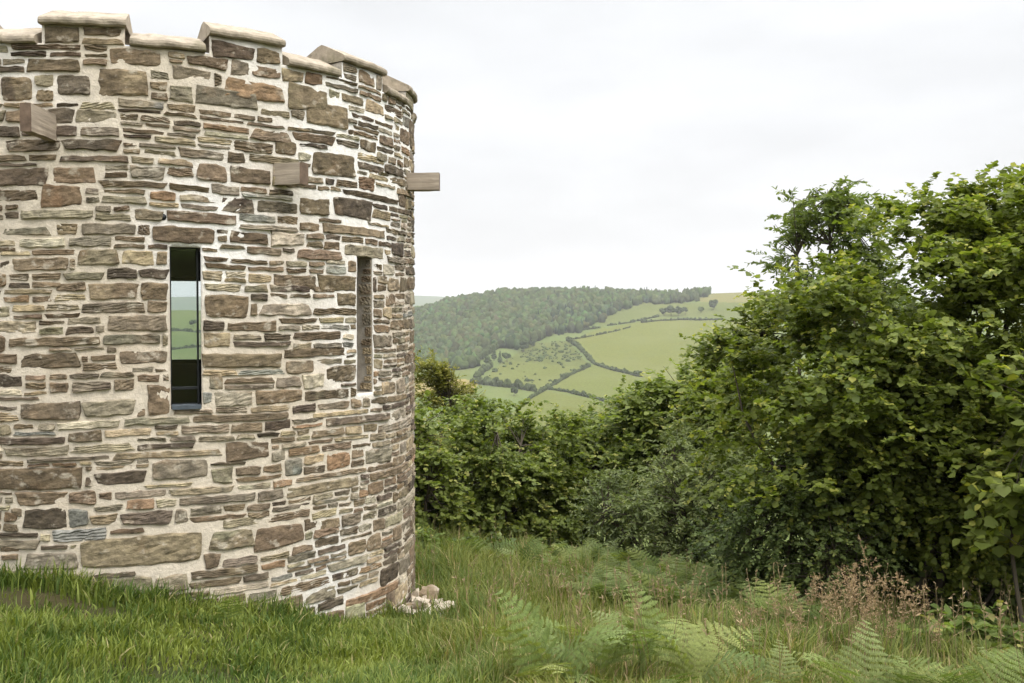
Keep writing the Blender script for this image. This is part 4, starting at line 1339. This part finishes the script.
hedge([(120, 338), (150, 333), (178, 331), (215, 334)], 2.6, 3.4, 'hedge crossing the green slope in the view through the left slit window', .4, .15)
hedge([(130, 352), (170, 350), (215, 346)], 2.6, 3.2, 'lower hedge in the view through the left slit window', .2)

def field_tree(px, py, h, label, conifer=False, group=None, col=(.050, .068, .026)):
    p = hit_far(px, py)
    root = empty('field_tree', p)
    k = 9 if not conifer else 6
    if conifer:
        zc = np.linspace(.25, .92, k) * h; rh = h * .22 * np.linspace(1, .25, k)
        Pp = np.stack([0 * zc, 0 * zc, zc], -1); rv = np.full(k, h * .14)
    else:
        d = norm(rng.normal(size=(k, 3))); Pp = d * np.array([.27, .27, .20]) * h + np.array([0, 0, h * .62]); rh = rng.uniform(.17, .27, k) * h; rv = rh * .9
    V, Fa, C = blobs(Pp, rh, rv, np.array(col) * rng.uniform(.8, 1.25, (k, 1)), rng, .2)
    mk('crown', V, [Fa], M_far, C, root, False)
    B = Mesh(); B.add(*tube([(0, 0, -.5), (.1, 0, h * .3), (0, .1, h * .65)], [h * .035, h * .028, h * .012], 6)); B.build('trunk', M_bark, root)
    tag(root, label, 'tree', group)
field_tree(705, 291.5, 9.5, 'lone round tree standing on the skyline of the far hill')
field_tree(487, 366, 9, 'leftmost dark tree of the row below the far wood')
field_tree(494, 361, 13, 'tallest dark tree of the row below the far wood', True)
field_tree(500, 364, 12, 'dark tree right of the tallest one below the far wood', True)
field_tree(507, 362, 10, 'rounded tree ending the dark row below the far wood')
field_tree(524, 352, 13, 'broad round tree at the lower corner of the far wood')
field_tree(532, 347, 8, 'small round tree right of the broad one at the wood corner')
field_tree(514, 396, 7, 'round grey-green tree in the valley left of the lowest hedge')
field_tree(718, 396, 12, 'tree rising from the valley left of the yellow-green bush')
field_tree(701, 313, 8, 'bright round tree in front of the hilltop copse', col=(.075, .10, .03))
for q_, (px, py, h, lb) in enumerate([(664, 316, 11, 'leftmost tree of the dark copse below the ridge'), (671, 316, 13, 'second tree from the left in the copse below the ridge'), (678, 316, 12, 'middle tree of the copse below the ridge'),
                                     (685, 315, 10, 'tree right of the middle in the copse below the ridge'), (713, 310, 13, 'rightmost tree of the copse below the ridge')]):
    field_tree(px, py, h, lb, False, 'copse below the ridge')
field_tree(193, 327, 9, 'tree on the green slope in the view through the left slit window')

# ------------------------------------------------------------------ air
def haze_box():
    lo = np.array([-7300, -7300, -140.]); hi = np.array([7300, 7300, 135.])
    V = np.array([[x_, y_, z_] for z_ in (lo[2], hi[2]) for x_, y_ in ((lo[0], lo[1]), (hi[0], lo[1]), (hi[0], hi[1]), (lo[0], hi[1]))])
    Fq = np.array([[3, 2, 1, 0], [4, 5, 6, 7], [0, 1, 5, 4], [1, 2, 6, 5], [2, 3, 7, 6], [3, 0, 4, 7]])
    m, nt, nd, ln = new_mat('haze')
    out = N(nd, 'ShaderNodeOutputMaterial'); v = N(nd, 'ShaderNodeVolumePrincipled')
    v.inputs['Color'].default_value = (.97, .98, 1.0, 1)
    v.inputs['Density'].default_value = HAZE
    v.inputs['Anisotropy'].default_value = 0.0
    ln.new(v.outputs[0], out.inputs['Volume'])
    o = mk('haze', V, [Fq], m, None, None, False)
    tag(o, kind='stuff')
HAZE = 0.00014
haze_box()
